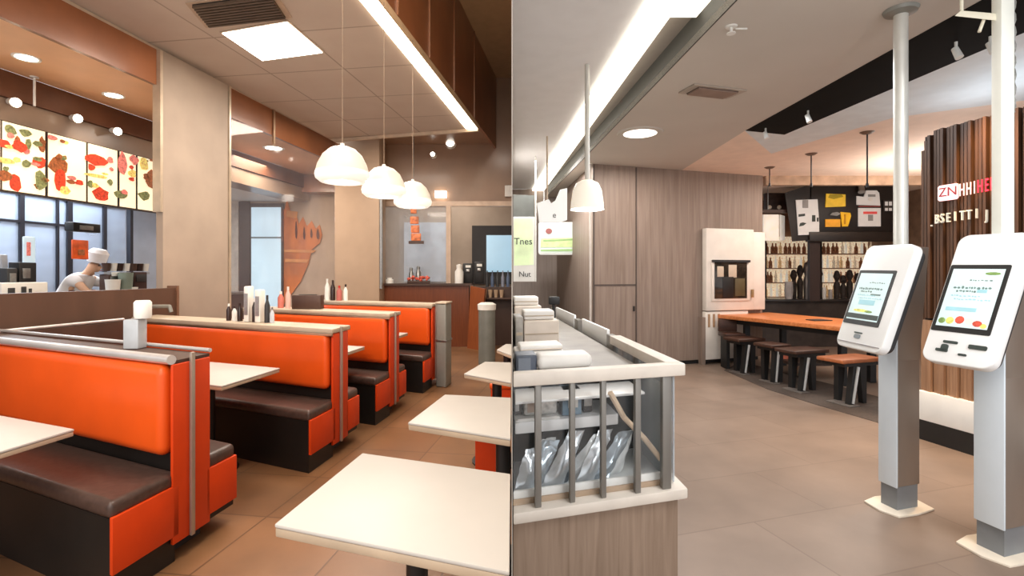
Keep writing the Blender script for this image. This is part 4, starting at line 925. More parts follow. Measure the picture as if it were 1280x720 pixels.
tbox('tumbler', 729, 741, .28, .34, .792, .91, dark, 'dark slim canister right of the blue grey carton in the display case', 'canister', .01, [('label_band', .1, .9, .3, .6, steel)])
tbox('black_holder', 642, 653, .3, .4, .803, .91, dark, 'dark holder at the left end of the upper case shelf', 'holder', .006, [('face', .1, .6, .2, .6, steel)])
# trays and boxes stacked on the counter top
wt_m = mat('ivory foam', rgb(226, 222, 216), .5, var=.02, scale=6)
crm = mat('cream box', rgb(214, 200, 186), .55, var=.05, scale=6)
tbox('foam_tray', 672, 741, .37, .56, 1.0, 1.075, wt_m, 'thick rounded white tray, nearest on the counter top', 'tray', .03, [('under_strip', .06, .98, -.16, -.02, mat('tan sleeve', rgb(150, 122, 96), .6))])  # tan strip under the tray's front edge
tbox('slate_box', 645, 671, .40, .56, .986, 1.08, mat('slate blue box', rgb(74, 80, 92), .5, var=.2, scale=8), 'dark slate box left of the nearest white tray', 'box', .008, [('panel', .1, .7, .15, .85, mat('slate light', rgb(110, 116, 126), .5))])
tbox('black_case', 646, 700, .66, .86, .986, 1.012, black, 'flat black case under the second white tray', 'case', .006, [('lip', .02, .98, .2, .6, dark)])
tbox('foam_tray', 638, 707, .64, .92, 1.014, 1.055, wt_m, 'wide white tray lying on the flat black case', 'tray', .014, [('rim', .02, .98, .3, .5, crm)])
tbox('foam_tray', 650, 704, .68, .9, 1.056, 1.085, wt_m, 'small white tray lying on the wide white tray', 'tray', .012, [('rim', .02, .98, .2, .4, crm)])
tbox('takeout_box', 655, 699, 1.30, 1.6, .986, 1.17, crm, 'tall cream takeout box on the counter behind the white trays', 'box', .012, [('line', .03, .97, .18, .22, edge_band), ('line', .03, .97, .48, .52, edge_band)])
tbox('takeout_box', 655, 693, 1.36, 1.6, 1.171, 1.235, wt_m, 'white takeout box stacked on the tall cream one', 'box', .012, [('line', .03, .97, .4, .5, edge_band)])
tbox('grey_carton', 643, 654, 1.30, 1.6, .986, 1.20, mat('grey carton', rgb(150, 144, 136), .5, var=.2, scale=9), 'narrow grey carton between the cream takeout box and the dividing wall', 'carton', .006, [('line', .1, .9, .4, .5, edge_band)])
tbox('takeout_box', 642, 677, 2.3, 2.6, .986, 1.21, crm, 'cream takeout box at the back of the counter', 'box', .012, [('line', .03, .97, .5, .55, edge_band)])
tbox('takeout_box', 642, 673, 2.35, 2.6, 1.212, 1.29, wt_m, 'small white takeout box on top at the back of the counter', 'box', .012, [('line', .03, .97, .4, .5, edge_band)])
q = FC.p(2.75, 0); a = hit(692, q, E2R)
t = thing('card_reader', 'small black card reader on a stand at the back of the counter', 'card reader', (a[0], a[1], .986))
obj('stand', MB().cyl((a[0], a[1], .986), (a[0], a[1], 1.2), .02, .015, 12), black, t)
obj('head', MB().box(a[0] - .05, a[0] + .06, a[1] - .03, a[1] + .03, 1.19, 1.27, .012), black, t)
# ---- kiosks
inox = mat('kiosk side metal', rgb(150, 138, 128), .42, .55, var=.08, scale=2, stretch=(1, 1, .25))
kwhite = mat('kiosk white panel', rgb(214, 224, 232), .35, var=.01)
kgrey = mat('kiosk plinth grey', rgb(128, 132, 136), .45, .2, var=.05)
screen_m = mat('kiosk screen glow', rgb(200, 220, 222), .2, var=.05, scale=3, emit=.4)
def kiosk(label, corner, wl, wr, htop, head, hw, hh, yaw, tilt, roll, pole_r, base_ext, screen, detail):
    """corner: front vertical edge of the square post; wl/wr lengths of the left and right faces"""
    eR = Vector((.955, .2966)).normalized(); eL = Vector((-.2, .98)).normalized()
    fr = Fr(corner, tuple(eL), tuple(eR))
    t = thing('order_kiosk', label, 'kiosk', fr.p(wl / 2, wr / 2), 'self-order kiosks')
    obj('post', MB().hexa(fr, .004, wl, .004, wr, .16, htop, .004), inox, t)
    ul = [fr.p(a, b, .95) for a, b in ((.002, .004), (wl, .004), (wl, wr), (.002, wr))] + [fr.p(a, b, htop + .05) for a, b in ((.002, .02), (wl, .02), (wl, wr * 1.42), (.002, wr * 1.42))]
    obj('upper_housing', MB().pts8(ul, .006), inox, t)
    obj('side_panel', MB().hexa(fr, .0, wl, -.008, .006, .155, htop - .25, .006), kwhite, t)
    obj('plinth', MB().hexa(fr, .012, wl - .005, .012, wr - .008, .012, .16), kgrey, t)
    poly = [fr.p(a, b)[:2] for a, b in ((-.05, -.05), (-.06, wr * .5), (-.04, wr + .07), (wl * .6, wr + .09), (wl + .06, wr + .05), (wl + .08, wr * .3), (wl + .05, -.07), (wl * .4, -.09))]
    obj('base_plate', MB().prism(poly, 0, .013, .003), cream, t)
    M = facing(head, yaw, tilt, roll)
    obj('head_shell', MB().slab(M, rrect(hw, hh, .055, 6), .055, .012, 3), white_gl, t)
    obj('head_back', MB().slab(M @ Matrix.Translation((0.0, 0, -.0551)), rrect(hw - .03, hh - .04, .05, 6), .035, .006), dark, t)
    bz = obj('bezel', MB().slab(M @ Matrix.Translation((screen[0], screen[1], .0035)), rrect(screen[2], screen[3], .008, 3), .006), black, t)
    MS = M @ Matrix.Translation((screen[0] + screen[4], screen[1] + screen[5], .0))
    sw, sh = screen[2] * .86, screen[3] * .86
    obj('display', MB().slab(MS @ Matrix.Translation((0, 0, .0058)), rect(sw, sh), .003), screen_m, bz)
    for nm, x, y, w, h, mm in detail['screen']:
        obj(nm, MB().slab(MS @ Matrix.Translation((x * sw, y * sh, .0075)), oval(w * sw, h * sh, 10) if nm == 'food_picture' else rect(w * sw, h * sh), .0018), mm, bz, smooth=False)
    rs = random.Random(int(hh * 1000))
    for y, x0, x1, hgt, mm in ((.3, -.1, .35, .022, ink), (.17, -.38, .3, .05, ink), (.11, -.3, .05, .035, ink), (.03, -.38, .2, .022, ink2), (-.03, -.3, .38, .022, ink2)):
        x = x0
        while x < x1:
            wd = rs.uniform(.02, .07); yy = y + rs.uniform(-.006, .006)
            bar = MB().slab(MS @ Matrix.Translation(((x + wd / 2) * sw, yy * sh, .0075)), oval(wd * sw, hgt * sh * rs.uniform(.6, 1.1), 8), .0018)
            scrib = bar if x == x0 else scrib
            if bar is not scrib: me_ = bpy.data.meshes.new('t'); bar.bm.to_mesh(me_); scrib.bm.from_mesh(me_); bpy.data.meshes.remove(me_); bar.bm.free()
            x += wd + rs.uniform(.008, .03)
        obj('scribble_line', scrib, mm, bz, smooth=False)
    for nm, x, y, w, h, mm in detail['face']:
        obj(nm, MB().slab(M @ Matrix.Translation((x * hw, y * hh, .007)), rrect(w * hw, h * hh, min(w * hw, h * hh) * .25, 2), .009), mm, t, smooth=False)
    # bracket joining head to post
    hb = Vector(head); pc = fr.p(wl / 2, wr / 2, hb.z)
    obj('bracket', MB().box(hb.x + .06, pc.x, min(hb.y, pc.y) - .03 + .06, max(hb.y, pc.y) + .06, hb.z - .12, hb.z + .12, .01), dark, t)
    pc = fr.p(wl / 2, wr * .3)
    return t, fr, pc
ink = mat('screen ink', rgb(110, 140, 136), .5); ink2 = mat('screen blue', rgb(150, 196, 206), .5, emit=.3); yl = mat('screen yellow', rgb(216, 214, 110), .5, var=.2, scale=40, emit=.3)
rd_ = mat('screen red', rgb(206, 80, 60), .5, var=.2, scale=40, emit=.2); gr_ = mat('screen green', rgb(120, 150, 80), .5, var=.2, scale=40, emit=.2); dk_ = mat('screen dark', rgb(50, 60, 56), .5)
k1, f1, pc1 = kiosk('left order kiosk, its slimmer screen tilted towards the counter', (2.41, 3.2), .13, .197, 1.62, (2.258, 3.2, 1.355), .397, .687, -1.526, .322, -.019, .04, .08,
    (-.032, -.008, .308, .362, .0, .004),
    dict(screen=[('band', 0, -.42, 1.0, .1, dk_), ('food_picture', -.1, -.3, .5, .06, yl), ('food_picture', .15, -.31, .25, .05, gr_), ('band', .0, -.12, .5, .1, ink2), ('band', .2, .05, .3, .03, ink)], text=[],
         face=[('card_slot', -.05, -.35, .16, .012, dk_), ('reader', -.05, -.385, .12, .035, mat('reader grey', rgb(120, 126, 130), .5)), ('seam_line', 0, -.45, .9, .006, mat('seam grey', rgb(150, 144, 146), .5))]))
k2, f2, pc2 = kiosk('right order kiosk, larger, at the right photo edge with food pictures on its screen', (2.573, 2.67), .15, .21, 1.53, (2.44, 2.7, 1.372), .332, .752, -1.26, .419, -.0165, .04, .08,
    (-.02, -.006, .276, .392, .0, .002),
    dict(screen=[('food_picture', -.4, -.41, .14, .1, gr_), ('food_picture', -.24, -.4, .16, .12, yl), ('food_picture', -.05, -.38, .18, .13, rd_), ('food_picture', .14, -.39, .16, .12, white), ('food_picture', .3, -.42, .18, .1, rd_), ('food_picture', .42, -.45, .12, .08, yl),
                 ('band', -.1, -.2, .6, .06, ink2), ('band', .2, .12, .18, .05, ink2), ('food_picture', .3, .42, .3, .05, gr_)], text=[],
         face=[('card_slot', -.13, -.345, .2, .018, dk_), ('reader', -.19, -.39, .1, .05, dk_), ('reader_base', -.22, -.41, .17, .02, dk_), ('receipt_slot', .25, -.36, .24, .03, dk_), ('logo', .08, -.425, .11, .014, dk_)]))
# poles up to the ceiling: each is a support standing on its kiosk
pm = mat('pole white', rgb(216, 216, 210), .35, .25, var=.03)
px1 = (ray(1126) * 3.3, 3.3)
obj('ceiling_pole', MB().cyl((px1[0], px1[1], 1.6), (px1[0], px1[1], ZR - .03), .04, .04, 24), pm, k1)
obj('pole_flange', MB().lathe(0, [(0, -.035), (.05, -.035), (.09, -.02), (.1, 0), (0, 0)], 24, Matrix.Translation((px1[0], px1[1], ZR - .001))), grey_p, k1)
py2 = 2.76; xx = ray(1253.5) * py2
obj('ceiling_pole', MB().box(xx - .036, xx + .036, py2 - .03, py2 + .03, 1.5, ZR - .002, .006), mat('square pole white', rgb(236, 238, 230), .4, var=.02), k2)
cab = thing('cable_bundle', 'twisted grey cable bundle strapped behind the right kiosk pole', 'cable', (xx + .05, py2 + .01, zat(130, py2)))
for k in range(3):
    pts = []
    for i in range(26):
        a = i * .9 + k * 2.1; z = zat(140, py2) + (ZR - .004 - zat(140, py2)) * i / 25
        pts.append((xx + .058 + .013 * math.cos(a), py2 + .012 + .013 * math.sin(a), z))
    obj('cable', MB().tube(pts, .008, 6), mat('cable grey', rgb(142, 142, 138), .5, var=.15, scale=40), cab)
br = thing('pole_bracket', 'white bracket arm sticking out left from the right kiosk pole near the ceiling', 'bracket', at(1215, 26, py2))
obj('arm', MB().pts8([at(1193, 20, py2), at(1193, 20, py2 + .04), at(1247, 26, py2 + .04), at(1247, 26, py2), at(1201, 13, py2), at(1201, 13, py2 + .04), at(1247, 17, py2 + .04), at(1247, 17, py2)], .004), mat('bracket ivory', rgb(226, 220, 200), .5), br)
obj('hanger', MB().cyl(at(1202, 16, py2 + .02), (ray(1202) * (py2 + .02), py2 + .02, ZR), .008, .008, 8), mat('bracket ivory', rgb(226, 220, 200), .5), br)
obj('tab', MB().cyl(at(1230, 24, py2 + .02), at(1224, 40, py2 + .02), .008, .008, 8), MATS['bracket ivory'], br)

# ---- slatted wall with sign
S0 = (3.74, 4.68); dSw = Vector((.22, -1)).normalized(); nS = Vector((-.976, -.215))
FSw = Fr(S0, tuple(nS), tuple(dSw))                  # s out towards the hall, t towards the viewer
sl_ = thing('slat_wall', 'dark brown vertical slat wall with a lit sign behind the kiosks', 'slat wall', FSw.p(-.05, 1.0))
LSW = 3.2
slat_d = wood('slat dark wood', rgb(92, 62, 42), rgb(62, 41, 29), .45, 3, (10, 10, .6)); slat_l = wood('slat light wood', rgb(164, 126, 96), rgb(140, 104, 78), .5, 3, (10, 10, .6))
obj('backing', MB().hexa(FSw, -.1, -.045, 0, LSW, 0, 2.75), mat('slat backing', rgb(38, 26, 20), .7), sl_)
sd, slg = MB(), MB(); nsl = 86
for k in range(nsl):
    t0 = .0 + LSW * k / nsl; dpt = .0 + .012 * ((k * 7) % 3)
    top = 2.775 if k > 2 else (2.62, 2.70, 2.74)[k]
    sd.hexa(FSw, -.04, .0 + dpt, t0, t0 + LSW / nsl * .62, 1.10, top)
    slg.hexa(FSw, -.04, .0 + dpt, t0, t0 + LSW / nsl * .78, .44, 1.08)
obj('upper_slats', sd, slat_d, sl_, smooth=False); obj('lower_slats', slg, slat_l, sl_, smooth=False)
obj('plinth', MB().hexa(FSw, -.06, .05, .0, LSW, .18, .44, .006), white, sl_)
obj('kickboard', MB().hexa(FSw, -.06, .045, .0, LSW, 0, .18), black, sl_)
def onS(px, py, s=.04):
    P = FSw.p(s, 0)[:2]; q = hit(px, P, tuple(dSw)); return Vector((q[0], q[1], zat(py, q[1])))
yawS = math.atan2(dSw.y, dSw.x)
def MSn(px, py, s=.04): return Matrix.Translation(onS(px, py, s)) @ Matrix.Rotation(yawS, 4, 'Z') @ Matrix.Rotation(PI / 2, 4, 'X')
sg = thing('lit_sign', 'glowing red and white sign letters mounted on the slat wall', 'sign', onS(1210, 250))
m_red = mat('red neon', rgb(230, 40, 60), .4, emit=2.2, ecol=rgb(235, 30, 56)); m_pk = mat('pink white neon', rgb(250, 200, 200), .4, emit=1.1, ecol=rgb(252, 196, 196))
a, b = onS(1172, 241), onS(1197, 241); wS = (Vector(b[:2]) - Vector(a[:2])).length
obj('light_box', MB().slab(MSn(1184.5, 240.5), rrect(wS, .135, .02), .012), m_pk, sg)
obj('box_mark', MB().text('ZN', .11, MSn(1184.5, 240, .048), .004), mat('sign maroon', rgb(120, 22, 40), .5, emit=.3), sg, smooth=False)
for px, py, s, m_ in ((1202.5, 238, 'H', m_pk), (1211, 236.5, 'H', m_pk), (1218, 235, 'I', m_pk), (1225, 233.5, 'H', m_red), (1233.5, 232, 'E', m_red), (1241, 230.5, 'K', m_red)):
    obj('letter', MB().text(s, .15, MSn(px, py) @ Matrix.Diagonal((.4, 1, 1, 1)), .006), m_, sg, smooth=False)
m_wl = mat('dim white letter', rgb(206, 202, 190), .5, emit=.35)
for px, py, s in ((1164.5, 278, '.'), (1171.5, 274.5, 'B'), (1178, 273.5, 'S'), (1185.5, 272.5, 'E'), (1194, 271, 'I'), (1203, 270, 'T'), (1211.5, 269, 'T'), (1221, 267.5, 'I'), (1233.5, 269, 'J')):
    obj('small_letter', MB().text(s, .115, MSn(px, py) @ Matrix.Diagonal((.55, 1, 1, 1)), .02), m_wl, sg, smooth=False)

# ---- bar
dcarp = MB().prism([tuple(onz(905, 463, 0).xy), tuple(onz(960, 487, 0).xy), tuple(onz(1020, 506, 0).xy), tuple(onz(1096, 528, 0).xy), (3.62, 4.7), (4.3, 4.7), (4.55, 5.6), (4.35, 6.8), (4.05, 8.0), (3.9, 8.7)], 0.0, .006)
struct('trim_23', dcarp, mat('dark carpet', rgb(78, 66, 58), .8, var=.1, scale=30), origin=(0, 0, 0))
YB = 11.6
struct('wall_bar', MB().box(4.4, 9, YB + .3, YB + .4, 0, ZR), mat('bar wall', rgb(150, 116, 92), .6, var=.1))
struct('wall_right', MB().box(8.2, 8.3, 4, YB + .3, 0, ZR), mat('bar side wall', rgb(140, 112, 92), .6, var=.1))
sh = thing('bar_shelves', 'backlit bar shelving full of bottles on the far wall', 'shelving', (ray(1040) * YB, YB + .1, 0))
x0, x1 = ray(949) * YB, ray(1150) * YB
obj('back_panel', MB().box(x0, x1, YB + .2, YB + .22, .6, 2.35), mat('amber backlight', rgb(246, 206, 176), .4, var=.2, scale=30, emit=.6), sh)
zsh = [zat(y, YB) for y in (371, 353, 335, 317)]
for z in zsh: obj('shelf', MB().box(x0, x1, YB - .05, YB + .2, z - .02, z), mat('shelf wood', rgb(190, 150, 120), .5), sh)
for px in (1020, 951): obj('upright', MB().box(ray(px - 4) * YB, ray(px + 5) * YB, YB - .08, YB + .2, .5, 2.45), black, sh)
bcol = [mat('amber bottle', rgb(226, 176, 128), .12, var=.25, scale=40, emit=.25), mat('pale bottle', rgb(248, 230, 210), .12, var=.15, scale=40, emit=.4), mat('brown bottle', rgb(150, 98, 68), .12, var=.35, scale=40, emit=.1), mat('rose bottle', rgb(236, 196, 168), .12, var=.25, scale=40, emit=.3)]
rowname = ['lowest', 'second', 'third', 'top']; protos = []
for k in range(4):
    hB, rB = (.26, .29, .24, .27)[k], (.034, .03, .04, .032)[k]
    protos.append((hB, rB))
rn = random.Random(5); first = {}
for r, z in enumerate(zsh):
    n = 26; xs = [ray(954 + 5.9 * i) * YB for i in range(n)]
    for i, x in enumerate(xs):
        if 1014 < 954 + 5.9 * i < 1028: continue
        k = rn.randrange(4); hB, rB = protos[k]; y = YB + rn.uniform(0, .1)
        lb = 'small glowing bottle on the %s shelf of the far bar' % rowname[r]
        if k not in first:
            o = obj('bottle', MB().lathe(0, [(0, 0), (rB, 0), (rB, hB * .58), (rB * .4, hB * .74), (rB * .36, hB), (0, hB)], 12, Matrix.Translation((x, y, z))), bcol[k], label=lb, cat='bottle', group='bottles on the %s bar shelf' % rowname[r]); first[k] = o
        else: dup(first[k], (x, y, z), lb, 'bottles on the %s bar shelf' % rowname[r])
bc = thing('bar_counter', 'dark bar counter below the glowing bottle shelves', 'bar counter', (ray(1030) * 10.6, 10.6, 0))
obj('body', MB().box(ray(950) * 10.5, ray(1160) * 10.5, 10.5, 11.0, 0, .93), mat('bar front', rgb(58, 50, 46), .5, var=.15), bc)
obj('top', MB().box(ray(949) * 10.5, ray(1161) * 10.5, 10.42, 11.05, .93, .97, .008), mat('bar top', rgb(44, 40, 40), .3), bc)
def onbar(px, Y=10.7): return Vector((ray(px) * Y, Y, .971))
for k, (px, h, r, m_, nm, lb) in enumerate(((986, .36, .085, mat('pale jug', rgb(196, 190, 188), .3), 'jug', 'pale jug at the left of the bar counter'), (1016, .36, .05, mat('pale jug2', rgb(206, 200, 196), .3), 'jug', 'slim pale jug beside the dark upright on the bar counter'), (1030, .24, .04, white, 'cup', 'white cup standing on the bar counter right of the jugs'), (1038, .2, .04, mat('grey cup', rgb(170, 166, 164), .4), 'cup', 'grey cup right of the white cup on the bar counter'))):
    q = onbar(px); obj(nm, MB().lathe(0, [(0, 0), (r * .8, 0), (r, h * .5), (r * .9, h), (r * .75, h * .98), (0, h * .4)], 16, Matrix.Translation(q)), m_, label=lb, cat=nm)
plant_m = mat('dark foliage', rgb(46, 36, 30), .7, var=.3, scale=20)
for k, px in enumerate((992, 1000, 1008, 1024, 1046, 1054, 1062, 1072)):
    q = onbar(px, 10.85); h = (.62, .72, .78, .66, .6, .5, .62, .55)[k]
    obj('tap_bottle', MB().lathe(0, [(0, 0), (.055, 0), (.06, h * .5), (.03, h * .62), (.07, h * .78), (.04, h * .96), (0, h)], 12, Matrix.Translation(q)), plant_m if k != 2 else mat('steel tap', rgb(120, 112, 108), .35, .5), label='dark tall bar bottle, %s from the left on the bar counter' % ('first', 'second', 'third', 'fourth', 'fifth', 'sixth', 'seventh', 'eighth')[k], cat='bottle', group='tall dark bottles on the bar counter')
# black board with signs
YK = 9.8
bb = thing('black_sign_board', 'wide black board carrying white and yellow signs over the bar', 'sign board', at(1055, 300, YK))
obj('board', MB().box(ray(1012) * YK, ray(1122) * YK, YK, YK + .08, zat(290, YK), zat(231, YK), .01), mat('board black', rgb(30, 25, 23), .5, var=.1), bb)
obj('wing', MB().pts8([at(990, 302, YK), at(990, 302, YK + .08), at(1014, 300, YK + .08), at(1014, 300, YK), at(981, 241, YK), at(981, 241, YK + .08), at(1014, 230, YK + .08), at(1014, 230, YK)]), MATS['board black'], bb)
obj('ledge', MB().box(ray(1010) * YK, ray(1122) * YK, YK - .06, YK + .1, zat(302, YK), zat(290, YK), .01), mat('ledge black', rgb(40, 34, 31), .4), bb)
obj('pillar', MB().box(ray(1013) * YK, ray(1026) * YK, YK + .02, YK + .1, .98, zat(302, YK)), mat('pillar brown', rgb(46, 32, 28), .5), bb)
def plate(name, pts, m_, label, deco=(), Y=YK - .03, cat='sign'):
    xs = [p[0] for p in pts]; ys = [p[1] for p in pts]
    t = thing(name, label, cat, at(sum(xs) / len(xs), max(ys), Y))
    obj('sheet', MB().slab(MM_(Y), wpoly(pts, Y), .02), m_, t, smooth=False)
    for nm, pp, mm in deco: obj(nm, MB().slab(MM_(Y - .008), wpoly(pp, Y), .007), mm, t, smooth=False)
def R_4(x0, y0, x1, y1): return [(x0, y1), (x1, y1), (x1, y0), (x0, y0)]
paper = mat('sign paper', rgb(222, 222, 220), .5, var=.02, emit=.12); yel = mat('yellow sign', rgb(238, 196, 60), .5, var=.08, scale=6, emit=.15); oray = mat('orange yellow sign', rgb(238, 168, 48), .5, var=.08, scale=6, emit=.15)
blk = MATS['screen dark']; greyt = mat('sign grey', rgb(150, 150, 148), .5)
plate('paper_sign', [(998, 294), (1024, 293), (1024, 279), (1022, 249), (995, 250)], paper, 'white sign sheet with black marks at the left of the black board', [('mark', R_4(1003, 250, 1010, 260), greyt), ('mark', [(998, 271), (1006, 270), (1006, 267), (998, 268)], blk), ('mark', [(999, 283), (1004, 282), (1008, 279), (1003, 278), (1000, 279)], blk), ('mark', R_4(1015, 269, 1019, 277), blk), ('mark', R_4(1021, 272, 1023, 277), blk)])
plate('yellow_sign', [(1032, 259), (1057, 258), (1057, 243), (1033, 242)], yel, 'upper yellow sign on the black board', [('mark', [(1035, 247), (1042, 249), (1054, 246), (1052, 243), (1037, 243)], mat('olive scribble', rgb(180, 160, 40), .5))])
plate('yellow_sign', R_4(1032, 274, 1050.5, 283.5), oray, 'lower flat yellow sign on the black board', [('picture', [(1037, 269), (1046, 270), (1051, 267), (1046, 265), (1040, 266)], greyt)])
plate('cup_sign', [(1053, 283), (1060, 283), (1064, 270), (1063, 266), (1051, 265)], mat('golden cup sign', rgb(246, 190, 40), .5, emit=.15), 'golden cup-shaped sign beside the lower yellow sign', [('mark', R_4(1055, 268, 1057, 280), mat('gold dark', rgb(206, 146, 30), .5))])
plate('paper_sign', [(1071, 256), (1100.5, 257), (1099, 241), (1096, 238), (1083, 238), (1080, 246), (1071, 245)], paper, 'white sign with cut-out top at the right of the black board', [('mark', R_4(1085, 243, 1094, 246), greyt), ('mark', oval(6, 5, 12, 1088, 249), white)])
plate('paper_sign', R_4(1073, 260, 1101, 283), paper, 'white sign with a red line, below the cut-out sign on the black board', [('red_line', R_4(1079, 264.5, 1096, 267.5), mat('sign red', rgb(222, 80, 76), .5, emit=.2)), ('red_rule', R_4(1073, 257.6, 1100, 258.6), mat('sign red thin', rgb(170, 84, 80), .5)), ('mark', R_4(1085, 268.5, 1091, 276), greyt)])
plate('small_labels', R_4(1104.5, 250, 1116, 264), mat('label dark', rgb(52, 46, 44), .5), 'small dark card with four white dots at the right end of the black board', [('dot', R_4(1106, 252, 1109.5, 257), paper), ('dot', R_4(1111, 252, 1114.5, 257), paper), ('dot', R_4(1106, 260, 1109.5, 263.5), paper), ('dot', R_4(1111, 260, 1114.5, 263.5), paper)])
obj('spotlight', MB().cyl(at(1076, 230, YK - .05), at(1077, 240, YK - .12), .045, .06, 14), steel, label='small steel spotlight in front of the right white sign on the black board', cat='spotlight')
Yc = 9.9
lbx = thing('light_box', 'blank cream light box left of the black board over the bar', 'light box', at(968, 301, Yc))
obj('front', MB().box(ray(954) * Yc, ray(974) * Yc, Yc, Yc + .05, zat(301, Yc), zat(268, Yc), .01), mat('cream light', rgb(244, 234, 220), .5, emit=.35), lbx)
obj('side', MB().pts8([at(974.5, 301, Yc), at(974.5, 301, Yc + .05), at(981, 300, Yc + .3), at(981, 300, Yc + .25), at(974.5, 268, Yc), at(974.5, 268, Yc + .05), at(981, 270, Yc + .3), at(981, 270, Yc + .25)]), mat('cream light', 0), lbx)
obj('top_batten', MB().box(ray(953) * Yc, ray(984) * Yc, Yc - .02, Yc + .1, zat(266, Yc), zat(262, Yc)), brown_d, lbx)
obj('rod', MB().cyl(at(960, 263, Yc + .02), (ray(960) * (Yc + .02), Yc + .02, ZR), .01, .01, 8), steel, lbx)
# dark planter row above, ceiling rods
pl = thing('valance', 'dark brown hanging valance panel left of the black board', 'panel', at(968, 262, 10.3))
obj('panel', MB().box(ray(957) * 10.3, ray(990) * 10.3, 10.3, 10.4, zat(262, 10.3), zat(241, 10.3), .02), mat('valance brown', rgb(56, 38, 32), .6, var=.25, scale=12), pl)
for px in (962, 974): obj('bulb', MB().ball(at(px, 259, 10.25), .04, n=8), cream, pl)
struct('wall_header', MB().box(ray(950) * 11.0, ray(1165) * 11.0, 11.0, 11.1, zat(238, 11), ZR), mat('bar header', rgb(178, 146, 120), .6, var=.06))
struct('trim_24', MB().box(ray(954) * 9.0, ray(1175) * 9.0, 8.9, 9.0, zat(231, 8.9), ZR), mat('fuzzy header', rgb(196, 166, 140), .7, var=.12, scale=5))
for k, (px, py) in enumerate(((1014, 192), (962, 209), (1084, 165))):
    c = onz(px, py, ZR)
    t = thing('hanging_rod', 'thin dark rod hanging from the peach ceiling, %s' % ('middle of three', 'leftmost, beside the wood wall', 'rightmost, near the kiosk pole')[k], 'rod', c)
    zb = zat(229, c.y)
    obj('rod', MB().cyl((c.x, c.y, zb), (c.x, c.y, ZR), .009, .009, 8), dark, t)
    obj('plate', MB().lathe(0, [(0, -.03), (.05, -.02), (.08, 0), (0, 0)], 16, Matrix.Translation((c.x, c.y, ZR - .001))), mat('rod plate', rgb(110, 90, 76), .5), t)
    obj('tip', MB().cyl((c.x, c.y, zb - .05), (c.x, c.y, zb), .02, .014, 10), dark, t)

# ---- communal table and stools
ctop = wood('orange table wood', rgb(226, 142, 84), rgb(200, 112, 60), .35, 2.5, (1.2, 12, 12))
tp = [(3.36, 8.62), (4.30, 6.35), (5.35, 6.75), (4.5, 9.0)]
tb = thing('communal_table', 'long orange wood communal table beside the bar', 'table', (4.3, 7.6, 0))
obj('tabletop', MB().prism(tp, .76, .82, .008), ctop, tb)
obj('apron', MB().prism([(3.6, 8.4), (4.36, 6.6), (5.0, 6.85), (4.4, 8.6)], .68, .76), black, tb)
for (x, y) in ((3.78, 8.25), (4.42, 6.85), (4.95, 7.05), (4.42, 8.35)): obj('leg', MB().box(x - .04, x + .04, y - .04, y + .04, .006, .68), black, tb)
obj('shelf', MB().box(3.95, 4.5, 7.2, 7.8, .2, .24), mat('table shelf', rgb(60, 44, 36), .5), tb)
obj('paper_menu', MB().pts8([Vector((4.32, 7.3, .821)), Vector((4.6, 7.35, .821)), Vector((4.55, 7.55, .821)), Vector((4.3, 7.5, .821)), Vector((4.32, 7.3, .832)), Vector((4.6, 7.35, .832)), Vector((4.55, 7.55, .832)), Vector((4.3, 7.5, .832))]), dark, label='small dark menu card lying on the orange communal table', cat='menu card')
obj('container', MB().cyl((4.05, 7.6, .241), (4.05, 7.6, .43), .06, .06, 16), mat('terracotta', rgb(190, 100, 74), .5), label='terracotta pot on the shelf under the communal table', cat='pot')
swd = wood('stool dark wood', rgb(78, 50, 38), rgb(56, 36, 28), .4, 3, (2, 10, 10)); swo = wood('stool orange wood', rgb(178, 104, 62), rgb(150, 84, 48), .4, 3, (2, 10, 10))
def stool(label, cx, cy, w, m_):
    yaw = .32; t = thing('stool', label, 'stool', (cx, cy, .006), 'low stools along the communal table')
    e1 = (-math.sin(yaw), math.cos(yaw)); e2 = (math.cos(yaw), math.sin(yaw)); fr = Fr((cx, cy), e1, e2)
    obj('seat', MB().hexa(fr, -.17, .17, -w / 2, w / 2, .49, .535, .012, 3), m_, t)
    obj('frame', MB().hexa(fr, -.14, .14, -w / 2 + .05, w / 2 - .04, .45, .489), black, t)
    def leg(tx0, tx1, s, mm, ww=.055):
        obj('leg', MB().pts8([fr.p(s - .03, tx0 - ww / 2, .006), fr.p(s + .03, tx0 - ww / 2, .006), fr.p(s + .03, tx0 + ww / 2, .006), fr.p(s - .03, tx0 + ww / 2, .006), fr.p(s - .03, tx1 - ww, .45), fr.p(s + .03, tx1 - ww, .45), fr.p(s + .03, tx1 + ww, .45), fr.p(s - .03, tx1 + ww, .45)]), mm, t)
    leg(-w * .22, -w * .08, -.10, black); leg(w * .2, w * .16, -.06, black); leg(-w * .1, -w * .05, .1, black)
    obj('brace', MB().cyl(fr.p(-.14, -w * .2, .03), fr.p(-.135, -w * .06, .44), .014, .018, 8), mat('bright steel', rgb(206, 206, 204), .3, .3), t)
    obj('foot_plate', MB().hexa(fr, -.18, .12, -w * .36, -w * .1, .006, .018, .003), mat('stool foot', rgb(120, 112, 106), .5, .3), t)
for lb, px, Y, w, m_ in (('farthest low dark stool at the communal table, beside the wood wall', 930, 7.75, .5, swd), ('second low dark stool from the wood wall at the communal table', 965, 7.1, .34, swd), ('third low dark stool from the wood wall, with a wide seat', 1002, 6.6, .56, swd), ('nearest low stool with an orange-brown seat beside the left kiosk', 1062, 5.95, .62, swo)):
    stool(lb, ray(px) * Y, Y, w, m_)
bn_ = thing('backless_bench', 'dark box bench behind the stools under the far end of the table', 'bench', at(920, 420, 8.1).xy.to_3d())
